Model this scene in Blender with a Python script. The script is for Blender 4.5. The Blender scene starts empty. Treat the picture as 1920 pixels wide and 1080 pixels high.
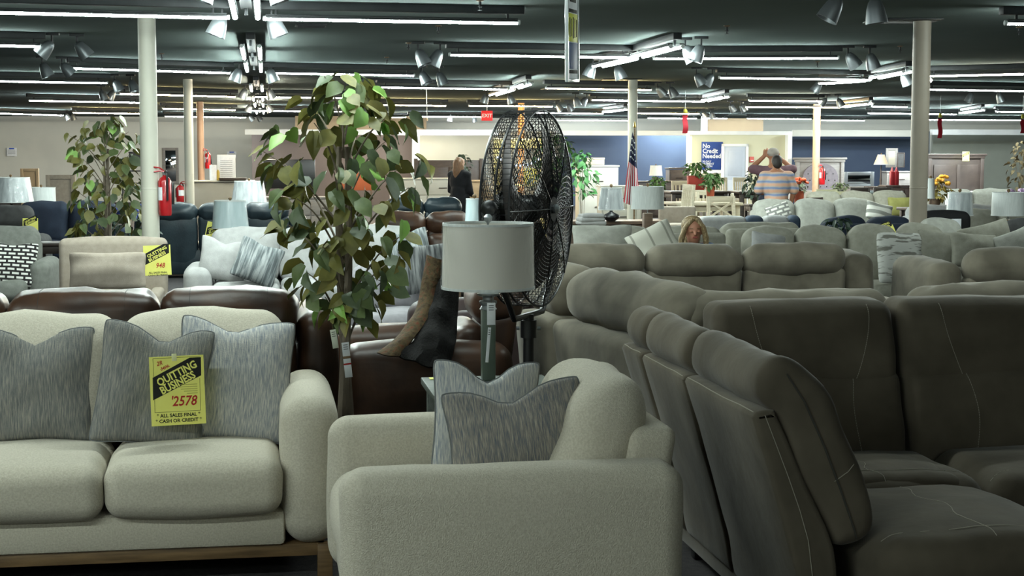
import bpy, bmesh, math, random
from mathutils import Vector, Matrix, Euler, noise
from mathutils.bvhtree import BVHTree
# ------------------------------------------------------------------ camera, world, exposure
F = 2900.0                                  # focal length in pixels of the 1920x1080 frame
CAM_H = 1.68
TILT = math.atan(249 / F)
CT, ST = math.cos(TILT), math.sin(TILT)
scn = bpy.context.scene
C = scn.collection
cd = bpy.data.cameras.new('camera'); cam = bpy.data.objects.new('camera', cd); C.objects.link(cam)
cd.sensor_width = 36; cd.lens = 36 * F / 1920; cd.clip_end = 200
cam.location = (0, 0, CAM_H); cam.rotation_euler = (math.pi / 2 - TILT, 0, 0)
scn.camera = cam
wd = bpy.data.worlds.new('world'); scn.world = wd; wd.use_nodes = True
wd.node_tree.nodes['Background'].inputs[0].default_value = (.6, .7, .75, 1)
wd.node_tree.nodes['Background'].inputs[1].default_value = .0
vs = scn.view_settings
vs.view_transform = 'Standard'; vs.look = 'None'; vs.gamma = 1; vs.use_curve_mapping = False
vs.exposure = 0.0
scn.cycles.use_denoising = True
scn.cycles.use_light_tree = True
scn.cycles.max_bounces = 6; scn.cycles.diffuse_bounces = 3; scn.cycles.glossy_bounces = 2
scn.cycles.transparent_max_bounces = 12; scn.cycles.transmission_bounces = 3
scn.cycles.sample_clamp_indirect = 3.0
scn.cycles.caustics_reflective = False; scn.cycles.caustics_refractive = False
E_COOL, E_WARM = 210.0, 180.0                  # brightness of the LED and of the warm tubes
TH = math.radians(9.0)                       # the building's grid is turned 9 degrees to the camera
CEIL = 3.05
pi = math.pi
rad = math.radians
def ray(u, v):
    a, b = (u - 960) / F, (540 - v) / F
    return Vector((a, CT + b * ST, -ST + b * CT))
def W(u, v, Y):
    d = ray(u, v); return Vector((d.x / d.y * Y, Y, CAM_H + d.z / d.y * Y))
def WZ(u, v, z):
    d = ray(u, v); k = (z - CAM_H) / d.z
    return Vector((d.x * k, d.y * k, z))
def G(u, Y, z=0.0):                          # the floor point at depth Y on the column of pixel u at about eye height
    return Vector(((u - 960) / F * Y * 1.004, Y, z))
# ------------------------------------------------------------------ geometry helpers
def ax(h, r, n, m):
    r = min(r, h * .999); a = [r * math.tan(i / n * pi / 4) for i in range(n + 1)]
    pos = [h - r + x for x in a]
    inner = [-(h - r) + 2 * (h - r) * i / m for i in range(1, m)]
    return [-x for x in reversed(pos)] + inner + pos
def rbox(sx, sy, sz, r=.02, c=(0, 0, 0), puff=(0, 0, 0), n=3, m=4, lump=0, seed=0, shear=0, rot=None, taper=0, lfreq=5.0):
    """rounded box: puff bulges the faces, lump adds soft dents, shear leans y with z, taper narrows x,y with height"""
    h = (sx / 2, sy / 2, sz / 2); r = min(r, min(h) * .98)
    A = [ax(h[i], r, n, m) for i in range(3)]
    V, Fc, idx = [], [], {}
    def vid(p):
        k = (round(p[0], 5), round(p[1], 5), round(p[2], 5))
        if k not in idx:
            idx[k] = len(V); V.append(Vector(p))
        return idx[k]
    for d in range(3):
        e, g = (d + 1) % 3, (d + 2) % 3
        for s in (-1, 1):
            for i in range(len(A[e]) - 1):
                for j in range(len(A[g]) - 1):
                    q = []
                    for a_, b_ in ((i, j), (i + 1, j), (i + 1, j + 1), (i, j + 1)):
                        p = [0, 0, 0]; p[d] = s * h[d]; p[e] = A[e][a_]; p[g] = A[g][b_]
                        q.append(vid(p))
                    Fc.append(tuple(q) if s > 0 else tuple(reversed(q)))
    off = Vector((seed * 3.17, seed * 1.31, seed * 2.7))
    for i, p in enumerate(V):
        q = Vector([max(-(h[k] - r), min(h[k] - r, p[k])) for k in range(3)])
        d = p - q
        nrm = d.normalized() if d.length > 1e-9 else Vector((0, 0, 0))
        o = q + nrm * r
        t = [o[k] / h[k] for k in range(3)]
        for k in range(3):
            if puff[k]:
                a_, b_ = t[(k + 1) % 3], t[(k + 2) % 3]
                o[k] += t[k] * puff[k] * max(0, 1 - a_ * a_) ** .7 * max(0, 1 - b_ * b_) ** .7
        if lump:
            o += nrm * lump * noise.noise(o * lfreq + off)
        if taper:
            f = 1 - taper * (o.z / sz + .5); o.x *= f; o.y *= f
        if shear: o.y += shear * (o.z + h[2])
        if rot is not None: o = rot @ o
        V[i] = o + Vector(c)
    return V, Fc
def box(x0, x1, y0, y1, z0, z1):
    V = [Vector(p) for p in ((x0, y0, z0), (x1, y0, z0), (x1, y1, z0), (x0, y1, z0), (x0, y0, z1), (x1, y0, z1), (x1, y1, z1), (x0, y1, z1))]
    return V, [(3, 2, 1, 0), (4, 5, 6, 7), (0, 1, 5, 4), (1, 2, 6, 5), (2, 3, 7, 6), (3, 0, 4, 7)]
def bbox(sx, sy, sz, c=(0, 0, 0), r=.006, rot=None):
    return rbox(sx, sy, sz, r, c, n=1, m=1, rot=rot)
def tube(pts, r, n=6, closed=False, rs=None):
    pts = [Vector(p) for p in pts]; N = len(pts); V, Fc = [], []
    up = None
    for i, p in enumerate(pts):
        a = pts[(i - 1) % N] if (closed or i) else p
        b = pts[(i + 1) % N] if (closed or i < N - 1) else p
        t = (b - a).normalized()
        if up is None:
            up = t.orthogonal().normalized()
        up = (up - t * up.dot(t))
        up = up.normalized() if up.length > 1e-6 else t.orthogonal().normalized()
        s = t.cross(up); rr = rs[i] if rs else r
        for k in range(n):
            an = 2 * pi * k / n
            V.append(p + (up * math.cos(an) + s * math.sin(an)) * rr)
    for i in range(N if closed else N - 1):
        for k in range(n):
            a = i * n + k; b = i * n + (k + 1) % n; j = (i + 1) % N
            Fc.append((a, b, j * n + (k + 1) % n, j * n + k))
    if not closed:
        Fc.append(tuple(reversed(range(n)))); Fc.append(tuple(range((N - 1) * n, N * n)))
    return V, Fc
def lathe(prof, n=20, c=(0, 0, 0), rot=None, cap=True):
    V, Fc = [], []
    for (r, z) in prof:
        for k in range(n):
            a = 2 * pi * k / n; V.append(Vector((r * math.cos(a), r * math.sin(a), z)))
    for i in range(len(prof) - 1):
        for k in range(n):
            Fc.append((i * n + k, i * n + (k + 1) % n, (i + 1) * n + (k + 1) % n, (i + 1) * n + k))
    if cap:
        Fc.append(tuple(reversed(range(n)))); Fc.append(tuple(range((len(prof) - 1) * n, len(prof) * n)))
    for i in range(len(V)):
        if rot is not None: V[i] = rot @ V[i]
        V[i] = V[i] + Vector(c)
    return V, Fc
def extrude(poly, y0, y1):                   # polygon in x,z pushed along y
    n = len(poly)
    V = [Vector((x, y0, z)) for x, z in poly] + [Vector((x, y1, z)) for x, z in poly]
    return V, [tuple(range(n)), tuple(reversed(range(n, 2 * n)))] + [(i, i + n, (i + 1) % n + n, (i + 1) % n) for i in range(n)]
def join(*gs):
    V, Fc = [], []
    for g in gs:
        o = len(V); V += list(g[0]); Fc += [tuple(i + o for i in f) for f in g[1]]
    return V, Fc
def xf(g, M):
    return [M @ p for p in g[0]], g[1]
def mesh(name, g, m, smooth=True):
    me = bpy.data.meshes.new(name); me.from_pydata([tuple(p) for p in g[0]], [], g[1])
    if m is not None: me.materials.append(m)
    if smooth:
        me.polygons.foreach_set('use_smooth', [True] * len(me.polygons))
        try: me.set_sharp_from_angle(angle=rad(42))
        except Exception: pass
    me.update(); return me
def obj(name, g, m, parent=None, loc=(0, 0, 0), rot=(0, 0, 0), smooth=True, label=None):
    me = g if isinstance(g, bpy.types.Mesh) else mesh(name, g, m, smooth)
    o = bpy.data.objects.new(name, me); C.objects.link(o)
    o.location = loc; o.rotation_euler = rot
    if parent is not None: o.parent = parent
    if label: o['label'] = label
    return o
def tag(o, label, cat, group=None):
    o['label'] = label; o['category'] = cat
    if group: o['group'] = group
    return o
def thing(name, label, cat, loc=(0, 0, 0), rotz=0, group=None, rot=None):
    o = bpy.data.objects.new(name, None); C.objects.link(o)
    o.empty_display_size = .1; o.location = loc; o.rotation_euler = rot or (0, 0, rotz)
    return tag(o, label, cat, group)
def struct(name, g, m, parent=None, smooth=False):
    o = obj(name, g, m, parent, smooth=smooth)
    if parent is None: o['kind'] = 'structure'
    return o
def stuff(o):
    o['kind'] = 'stuff'; return o
# ------------------------------------------------------------------ materials
def lin(c):
    out = []
    for x in c:
        x = x / 255.0
        out.append(x / 12.92 if x <= .04045 else ((x + .055) / 1.055) ** 2.4)
    return (*out, 1)
MATS = {}
def mat(name, c1, c2=None, rough=.7, scale=8, stretch=(1, 1, 1), bump=0, bscale=80, metal=0, coat=0, coatbump=0, spec=.4,
        sheen=0, ramp=(.35, .65), c3=None, detail=3, alpha=1, trans=0, bstretch=(1, 1, 1), emit=None, estr=0):
    if name in MATS: return MATS[name]
    m = bpy.data.materials.new(name); m.use_nodes = True; MATS[name] = m
    nt = m.node_tree; N = nt.nodes; L = nt.links; b = N['Principled BSDF']
    b.inputs['Roughness'].default_value = rough; b.inputs['Metallic'].default_value = metal
    b.inputs['Specular IOR Level'].default_value = spec
    if coat:
        b.inputs['Coat Weight'].default_value = coat; b.inputs['Coat Roughness'].default_value = .12
    if sheen:
        b.inputs['Sheen Weight'].default_value = sheen; b.inputs['Sheen Roughness'].default_value = .4
    b.inputs['Alpha'].default_value = alpha
    b.inputs['Transmission Weight'].default_value = trans
    if emit is not None:
        b.inputs['Emission Color'].default_value = lin(emit); b.inputs['Emission Strength'].default_value = estr
    b.inputs['Base Color'].default_value = lin(c1)
    tc = N.new('ShaderNodeTexCoord')
    def nz(sc, st, det):
        mp = N.new('ShaderNodeMapping'); mp.inputs['Scale'].default_value = st
        L.new(tc.outputs['Object'], mp.inputs['Vector'])
        t = N.new('ShaderNodeTexNoise'); t.inputs['Scale'].default_value = sc; t.inputs['Detail'].default_value = det
        L.new(mp.outputs[0], t.inputs['Vector']); return t.outputs['Fac']
    if c2 is not None:
        r = N.new('ShaderNodeValToRGB'); e = r.color_ramp.elements
        e[0].position = ramp[0]; e[1].position = ramp[1]; e[0].color = lin(c1); e[1].color = lin(c2)
        if c3 is not None:
            k = e.new((ramp[0] + ramp[1]) / 2); k.color = lin(c3)
        L.new(nz(scale, stretch, detail), r.inputs[0]); L.new(r.outputs[0], b.inputs['Base Color'])
    if bump:
        bp = N.new('ShaderNodeBump'); bp.inputs['Strength'].default_value = bump; bp.inputs['Distance'].default_value = .01
        L.new(nz(bscale, bstretch, 3), bp.inputs['Height']); L.new(bp.outputs[0], b.inputs['Normal'])
    if coatbump:
        bp = N.new('ShaderNodeBump'); bp.inputs['Strength'].default_value = coatbump; bp.inputs['Distance'].default_value = .02
        L.new(nz(9, (1, 1, .45), 4), bp.inputs['Height']); L.new(bp.outputs[0], b.inputs['Coat Normal'])
    return m
def glow(name, c, s):
    if name in MATS: return MATS[name]
    m = bpy.data.materials.new(name); m.use_nodes = True; MATS[name] = m
    b = m.node_tree.nodes['Principled BSDF']
    b.inputs['Base Color'].default_value = (.8, .8, .8, 1)
    b.inputs['Emission Color'].default_value = lin(c); b.inputs['Emission Strength'].default_value = s
    return m
M_cream = mat('cream_boucle', (188, 180, 162), (206, 199, 182), rough=.95, scale=140, bump=.5, bscale=260, sheen=.15)
M_oak = mat('oak_wood', (96, 76, 52), (128, 102, 70), rough=.5, scale=5, stretch=(1, 12, 12), bump=.1)
M_tweed = mat('blue_tweed', (122, 130, 144), (214, 210, 200), c3=(172, 173, 172), rough=.95, scale=21, stretch=(14, 1.15, 1), bump=.3, bscale=160, detail=5, ramp=(.28, .72))
M_greytweed = mat('grey_tweed', (98, 100, 100), (146, 142, 132), c3=(120, 120, 116), rough=.95, scale=22, stretch=(14, .95, 1), bump=.3, bscale=160, detail=5)
M_piping = mat('piping_cord', (112, 114, 114), rough=.9)
M_taupe = mat('taupe_suede', (80, 73, 62), (104, 96, 83), rough=.95, scale=4.5, bump=.22, bscale=16, sheen=.15, spec=.2, ramp=(.3, .75))
M_taupe2 = mat('light_taupe_suede', (104, 98, 86), (128, 121, 107), rough=.95, scale=5, bump=.1, bscale=30, sheen=.15, spec=.2)
M_thread = mat('pale_thread', (158, 152, 138), rough=.9)
M_leather = mat('dark_brown_leather', (40, 26, 19), (68, 46, 32), rough=.4, scale=4, bump=.15, bscale=22, spec=.35)
M_black = mat('black_metal', (17, 18, 20), (26, 27, 30), rough=.35, spec=.6)
M_blackmatte = mat('black_matte', (15, 15, 17), rough=.8)
M_housing = mat('dark_fixture_housing', (24, 27, 30), (32, 35, 38), rough=.55)
M_silver = mat('brushed_silver', (150, 156, 160), rough=.38, metal=.75)
M_white = mat('white_paint', (222, 226, 226), (212, 216, 218), rough=.6, scale=3)
M_paperw = mat('white_paper', (226, 228, 232), (214, 218, 222), rough=.8, scale=20)
M_yellow = mat('yellow_card', (232, 228, 120), (226, 222, 112), rough=.7, scale=10)
M_ink = mat('black_ink', (22, 22, 18), rough=.8)
M_redink = mat('red_marker', (168, 34, 34), rough=.8)
M_lednode = glow('cool_led', (230, 246, 240), E_COOL)
M_warm = glow('warm_tube', (255, 222, 160), E_WARM)
M_neutral = glow('neutral_tube', (255, 244, 220), E_WARM)
M_far = {'cool': glow('cool_led_deep', (232, 244, 244), E_COOL * 3.0), 'warm': glow('warm_tube_deep', (255, 222, 160), E_WARM * 3.0), 'neutral': glow('neutral_tube_deep', (255, 244, 220), E_WARM * 3.0)}
M_column = mat('column_paint', (186, 184, 170), (172, 170, 158), rough=.5, scale=3, stretch=(1, 1, .4), bump=.05, bscale=12)
M_red = mat('red_enamel', (168, 26, 32), (150, 20, 26), rough=.3, coat=.4)
M_shade_wrap = mat('lamp_shade_in_plastic', (222, 217, 207), (212, 207, 197), rough=.7, scale=3, coat=1, coatbump=1.0)
M_shade_blue = mat('pale_blue_shade_in_plastic', (196, 214, 218), (184, 204, 208), rough=.7, scale=4, coat=1, coatbump=.9, stretch=(6, 6, 1))
M_shade_grey = mat('grey_shade_in_plastic', (158, 164, 166), (190, 196, 198), rough=.7, scale=5, coat=1, coatbump=1.0, stretch=(5, 5, 1))
M_shade_white = mat('white_linen_shade', (214, 218, 216), (202, 206, 204), rough=.85, scale=20, stretch=(4, 4, .5))
M_bark = mat('ficus_bark', (98, 88, 77), (142, 130, 115), rough=.9, scale=12, stretch=(1, 1, .3), bump=.5, bscale=40)
# ------------------------------------------------------------------ shared builders
def pillow_geo(w, h, t, k=.10, chop=0, n=14, seed=0, lump=.012, chopx=0):
    V, Fc, out = [], [], []
    def P(u, v, s):
        x = u * w / 2 * (1 - k * (1 - v * v) * u * u); y = v * h / 2 * (1 - k * (1 - u * u) * v * v)
        z = s * t / 2 * (max(0, 1 - u * u) * max(0, 1 - v * v)) ** .42
        cr = 1 - .07 * (u * u * v * v) ** 3; x *= cr; y *= cr
        y -= chop * math.exp(-((u - chopx) / .34) ** 2) * ((v + 1) / 2) ** 2.2
        p = Vector((x, y, z))
        p.z += lump * 1.2 * noise.noise(Vector((u * 1.7 + seed, v * 1.7, seed * 2.3)))
        return p
    idx = {}
    for s in (1, -1):
        for i in range(n + 1):
            for j in range(n + 1):
                u = math.sin((i / n * 2 - 1) * pi / 2 * .999) * 1.0; v = math.sin((j / n * 2 - 1) * pi / 2 * .999)
                if i in (0, n): u = -1 if i == 0 else 1
                if j in (0, n): v = -1 if j == 0 else 1
                edge = i in (0, n) or j in (0, n)
                if edge and s == -1: idx[(s, i, j)] = idx[(1, i, j)]; continue
                idx[(s, i, j)] = len(V); V.append(P(u, v, s))
        for i in range(n):
            for j in range(n):
                q = (idx[(s, i, j)], idx[(s, i + 1, j)], idx[(s, i + 1, j + 1)], idx[(s, i, j + 1)])
                Fc.append(q if s > 0 else tuple(reversed(q)))
    rim = [idx[(1, i, 0)] for i in range(n)] + [idx[(1, n, j)] for j in range(n)] + [idx[(1, i, n)] for i in range(n, 0, -1)] + [idx[(1, 0, j)] for j in range(n, 0, -1)]
    return (V, Fc), [V[i] for i in rim]
def pillow(label, w, h, t, loc, rot, m, mp=None, chop=0, k=.10, seed=0, group=None, name='throw_pillow', n=12, cat='pillow', chopx=0, r=.0042, lump=.022):
    g, rim = pillow_geo(w, h, t, k, chop, n, seed, lump, chopx)
    T = thing(name, label, cat, loc, 0, group, rot)
    obj('pillow_cover', g, m, T)
    if mp is not None: obj('piping', tube(rim, r, 5, True), mp, T)
    return T
def stitch(target, pts, dr, r=.0016, dash=.012, gap=.005, parent=None, m=None, solid=False):
    """a line of thread laid on the target's surface: pts (in the target's local space) are cast along dr"""
    me = target.data
    bvh = BVHTree.FromPolygons([v.co for v in me.vertices], [tuple(p.vertices) for p in me.polygons])
    P = [Vector(p) for p in pts]; fine = []
    for a, b in zip(P[:-1], P[1:]):
        n = max(2, int((b - a).length / (.03 if solid else dash + gap)))
        fine += [a.lerp(b, i / n) for i in range(n)]
    fine.append(P[-1]); dr = Vector(dr).normalized(); hit = []
    for p in fine:
        h = bvh.ray_cast(p - dr * 2, dr)
        if h[0] is not None: hit.append(h[0] - dr * r * .5)
    if len(hit) < 2: return None
    if solid: g = tube(hit, r, 4)
    else:
        gs = []
        for a, b in zip(hit[:-1], hit[1:]):
            if (b - a).length < dash * 4: gs.append(tube([a, a.lerp(b, .74)], r, 4))
        if not gs: return None
        g = join(*gs)
    o = obj('stitching', g, m or M_thread, parent if parent is not None else target)
    return stuff(o)
def spline(pts, k=6):
    P = [Vector(p) for p in pts]; out = []
    for i in range(len(P) - 1):
        p0, p1, p2, p3 = P[max(0, i - 1)], P[i], P[i + 1], P[min(len(P) - 1, i + 2)]
        for j in range(k):
            t = j / k
            out.append(.5 * ((2 * p1) + (p2 - p0) * t + (2 * p0 - 5 * p1 + 4 * p2 - p3) * t * t + (3 * p1 - p0 - 3 * p2 + p3) * t ** 3))
    out.append(P[-1]); return out
def text_geo(s, size, bold=0, xs=1.0, shear=0, align='CENTER', ext=.0004):
    cu = bpy.data.curves.new('txt', 'FONT'); cu.body = s; cu.size = size; cu.align_x = align; cu.align_y = 'CENTER'
    cu.offset = bold; cu.shear = shear; cu.extrude = ext; cu.resolution_u = 2
    o = bpy.data.objects.new('txt', cu); C.objects.link(o)
    dg = bpy.context.evaluated_depsgraph_get(); me = bpy.data.meshes.new_from_object(o.evaluated_get(dg))
    V = [Vector((v.co.x * xs, v.co.y, v.co.z)) for v in me.vertices]; Fc = [tuple(p.vertices) for p in me.polygons]
    bpy.data.objects.remove(o); bpy.data.curves.remove(cu); bpy.data.meshes.remove(me)
    return V, Fc
# ------------------------------------------------------------------ the building
RG = Matrix.Rotation(TH, 4, 'Z')
def GR(x, y, z=0):                            # a point in the building's grid (x across, y deep) to the world
    return RG @ Vector((x, y, z))
def gslab(x0, x1, y0, y1, z0, z1):
    g = box(x0, x1, y0, y1, z0, z1); return [RG @ p for p in g[0]], g[1]
M_ceil = mat('ceiling_paint', (118, 127, 125), (112, 121, 119), rough=1.0, spec=0, scale=.6, bump=.03, bscale=3)
M_floor = mat('dark_carpet', (44, 42, 44), (62, 58, 58), rough=.98, scale=30, bump=.4, bscale=200)
M_wall = mat('pale_grey_wall', (200, 200, 192), (192, 193, 186), rough=.85, scale=1.2)
M_tan = mat('tan_wall_paint', (180, 160, 132), (172, 152, 126), rough=.85, scale=1.2)
M_brownwall = mat('taupe_wall_paint', (98, 88, 84), (92, 83, 80), rough=.85, scale=1.2)
M_beige = mat('beige_wall_paint', (168, 162, 146), (162, 156, 140), rough=.85, scale=1.2)
M_blue = mat('slate_blue_wall_paint', (76, 90, 114), (71, 84, 108), rough=.85, scale=1.2)
M_sage = mat('sage_grey_wall_paint', (158, 164, 154), (150, 156, 147), rough=.85, scale=1.2)
M_ivory = mat('ivory_wall_paint', (196, 196, 170), (190, 190, 164), rough=.85, scale=1.2)
BX0, BX1, BY0, BY1 = -27, 30, -5, 57
struct('floor', gslab(BX0, BX1, BY0, BY1, -.1, 0), M_floor)
struct('ceiling', gslab(BX0, BX1, BY0, BY1, CEIL, CEIL + .1), M_ceil)
struct('wall_back', gslab(BX0, BX1, BY1, BY1 + .15, 0, CEIL), M_wall)
struct('wall_left', gslab(BX0 - .15, BX0, BY0, BY1, 0, CEIL), M_wall)
struct('wall_right', gslab(BX1, BX1 + .15, BY0, BY1, 0, CEIL), M_wall)
struct('wall_front', gslab(BX0, BX1, BY0 - .15, BY0, 0, CEIL), M_wall)
# ceiling panel joints in the near bay
trim = 0
def column(u, Y, r, label, top_plate=False, m=None):
    p = G(u, Y)
    T = bpy.data.objects.new('column', None); C.objects.link(T); T.location = (p.x, p.y, 0)
    T['kind'] = 'structure'; T['label'] = label
    obj('column_shaft', lathe([(r, 0), (r, CEIL)], 28), m or M_column, T)
    obj('seam_ring', lathe([(r, 1.34), (r + .002, 1.344), (r + .002, 1.35), (r, 1.354)], 28), m or M_column, T)
    if top_plate: obj('cap_plate', bbox(.7, .5, .012, (-.2, .0, CEIL - .008), .003), M_housing, T)
    return T
M_colwood = mat('column_tan_paint', (150, 122, 98), (138, 110, 88), rough=.55, scale=3)
col1 = column(285, 15.6, .088, 'round cream steel column in front of the dark blue sofas')
col2 = column(1718, 15.9, .090, 'round cream steel column behind the grey sectional', True, mat('column_dull_tan_paint', (152, 142, 128), (142, 133, 120), rough=.5, scale=3))  # painted a darker, browner tan than the first column
col3 = column(359, 28.2, .084, 'slim round cream column at the end of the service counter')
col4 = column(1184, 28.2, .086, 'round cream column beside the striped flag', True)
col5 = column(381, 40, .088, 'tan painted column at the back behind the service counter', m=M_colwood)
col6 = column(977, 40, .085, 'tan column seen through the fan cage', m=mat('column_orange_tan', (172, 128, 82), rough=.6))
col7 = column(1526, 40, .092, 'cream column beside the upholstered headboard display', m=mat('column_warm_cream', (160, 138, 114), (150, 128, 106), rough=.6))
# vignette partitions along the back
def wall_uv(name, u0, u1, v0, Y, m, th=.12, z0=0, label=None):
    """a partition whose face spans columns u0..u1 at depth Y (turned with the grid) and whose top is seen at v0"""
    a, b = G(u0, Y), G(u1, Y); L = (b.x - a.x) / math.cos(TH)
    zt = W(960, v0, Y).z
    o = bpy.data.objects.new(name, None)
    g = box(0, L, 0, th, z0, min(zt, CEIL)); c = math.cos(TH); s = math.sin(TH)
    V = [Vector((a.x + p.x * c - p.y * s, Y + (p.x - L / 2) * s + p.y * c, p.z)) for p in g[0]]
    bpy.data.objects.remove(o)
    st = struct(name, (V, g[1]), m)
    return st
YV = 50.0
wall_uv('wall_taupe_bay', 480, 776, 246, YV + 2, M_brownwall)
wall_uv('wall_beige_bay', 786, 1052, 246, YV + 2, M_beige)
wall_uv('wall_blue_bay', 1052, 1296, 246, YV + 2, M_blue)
wall_uv('wall_blue_bedroom', 1476, 1742, 246, YV + 2, M_blue)
wall_uv('wall_sage_bedroom', 1736, 2050, 246, YV + 2, M_sage)
wall_uv('trim_1', 470, 935, 243, YV - .6, M_white, .2, W(960, 253, YV - .6).z)
wall_uv('trim_2', 775, 788, 252, YV - .6, M_white, .2, 0)
wall_uv('trim_3', 1040, 1300, 245, YV - .6, M_white, .2, W(960, 254, YV - .6).z)
wall_uv('trim_4', 1480, 1735, 244, YV - .6, M_wall, .2, W(960, 256, YV - .6).z)
wall_uv('trim_5', 1735, 2050, 243, YV - .6, M_white, .2, W(960, 253, YV - .6).z)
wall_uv('trim_6', 1314, 1323, 218, YV + 1.5, M_white, .2, 0)
wall_uv('wall_tan_patch', 1323, 1428, 222, YV + 4.6, M_tan, .1, 2.3)
wall_uv('wall_tan_panel', 560, 800, 218, YV + 4.6, M_tan, .1, 2.3)
# the ivory office front with its door
YO = 46.0
wall_uv('wall_office', 1293, 1480, 249, YO, M_ivory, .3)
wall_uv('trim_7', 1289, 1484, 246, YO - .03, M_white, .4, W(960, 253, YO).z)
wall_uv('trim_8', 1289, 1297, 253, YO - .03, M_white, .3)
wall_uv('trim_9', 1473, 1481, 253, YO - .03, M_white, .3)
def on_office(u, Yoff=0):                     # the face of the office wall at pixel column u
    a, b = G(1293, YO), G(1480, YO); L = (b.x - a.x) / math.cos(TH)
    x = G(u, YO).x; return Vector((x, YO + ((x - a.x) / math.cos(TH) - L / 2) * math.sin(TH) - Yoff, 0))
M_door = mat('white_door_paint', (176, 186, 200), (168, 178, 192), rough=.5, scale=2)
D = bpy.data.objects.new('door_1', None); C.objects.link(D); D['kind'] = 'structure'
p = on_office(1374, .04); D.location = p; D.rotation_euler = (0, 0, TH)
dh = W(960, 275, YO).z; dw = .66
obj('door_leaf', bbox(dw, .05, dh, (0, 0, dh / 2), .005), M_door, D)
for (z0, z1) in ((.25, .95), (1.08, dh - .14)):
    obj('door_panel', bbox(dw - .22, .02, z1 - z0, (0, -.03, (z0 + z1) / 2), .008), M_door, D)
for sx in (-1, 1): obj('door_jamb', bbox(.08, .08, dh + .08, (sx * (dw / 2 + .04), 0, dh / 2 + .04), .005), M_white, D)
obj('door_head', bbox(dw + .16, .08, .08, (0, 0, dh + .04), .005), M_white, D)
obj('door_knob', lathe([(.005, 0), (.012, .02), (.03, .04), (.03, .06), (.01, .07)], 10, (.25, -.03, 1.0), Matrix.Rotation(pi / 2, 4, 'X')), M_silver, D)
# ------------------------------------------------------------------ light fixtures
ZT = 2.90
def strip(u0, v0, u1, v1, phrase, kind='cool', housing=True, pair=0, group='ceiling strip lights', zt=ZT, world=None, name='strip_light'):
    a, b = world if world else (WZ(u0, v0, zt), WZ(u1, v1, zt))
    mid = (a + b) / 2; d = b - a; L = d.length; rz = math.atan2(d.y, d.x)
    lab = {'cool': 'cool white LED strip light ', 'warm': 'warm yellow strip light ', 'neutral': 'soft white strip light '}[kind] + phrase
    T = thing(name, lab, 'ceiling light', (mid.x, mid.y, zt), rz, group)
    m = {'cool': M_lednode, 'warm': M_warm, 'neutral': M_neutral}[kind]
    if mid.y > 34: m = M_far[kind]
    top = CEIL - zt
    if housing:
        obj('track_housing', bbox(L + .12, .10, .075, (0, 0, top - .0385), .006), M_housing, T)
        for sx in (-1, 1): obj('hanger', bbox(.02, .03, top - .05, (sx * L * .46, 0, (top - .05) / 2 + .01), .003), M_housing, T)
    offs = (-pair, pair) if pair else (0,)
    for oy in offs:
        R_ = .021; arc = [(oy + R_ * math.cos(pi + pi * k / 6), R_ * math.sin(pi + pi * k / 6)) for k in range(7)]
        V = [Vector((sx * L / 2, y_, z_)) for sx in (-1, 1) for y_, z_ in arc]
        obj('led_lens', (V, [(k, k + 7, k + 8, k + 1) for k in range(6)]), m, T)
        obj('tube_back', bbox(L, .044, .02, (0, oy, .0105), .003), M_housing, T)
        obj('reflector', bbox(L, .06, .012, (0, oy, .028), .003), M_housing, T)
        for sx in (-1, 1): obj('end_cap', tube([(sx * L / 2, oy, 0), (sx * (L / 2 + .025), oy, 0)], .024, 8), M_white, T)
    return T, a, b
BELL = None
def spot(p, yaw, tilt, phrase, size=1.0, group='silver spotlight heads'):
    """bell spotlight hung from the ceiling at p, head tilted"""
    global BELL
    T = thing('spotlight', 'silver spotlight ' + phrase, 'spotlight', (p.x, p.y, CEIL), yaw, group)
    if BELL is None:
        prof = [(.012, 0), (.035, -.005), (.055, -.03), (.072, -.08), (.085, -.15), (.092, -.2), (.088, -.2), (.07, -.1), (.03, -.03)]
        BELL = [mesh('lamp_bell', lathe(prof, 18), M_silver), mesh('mount', join(bbox(.16, .05, .03, (0, 0, -.016), .004), bbox(.02, .02, .09, (0, 0, -.07), .003)), M_housing),
                mesh('lens', lathe([(.0, -.17), (.08, -.17), (.08, -.165)], 16), M_blackmatte)]
    obj('mount', BELL[1], None, T)
    h = obj('lamp_bell', BELL[0], None, T, (0, 0, -.10), (0, tilt, 0)); h.scale = (size,) * 3
    obj('lens', BELL[2], None, h)
    return T
SP = random.Random(5)
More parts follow.
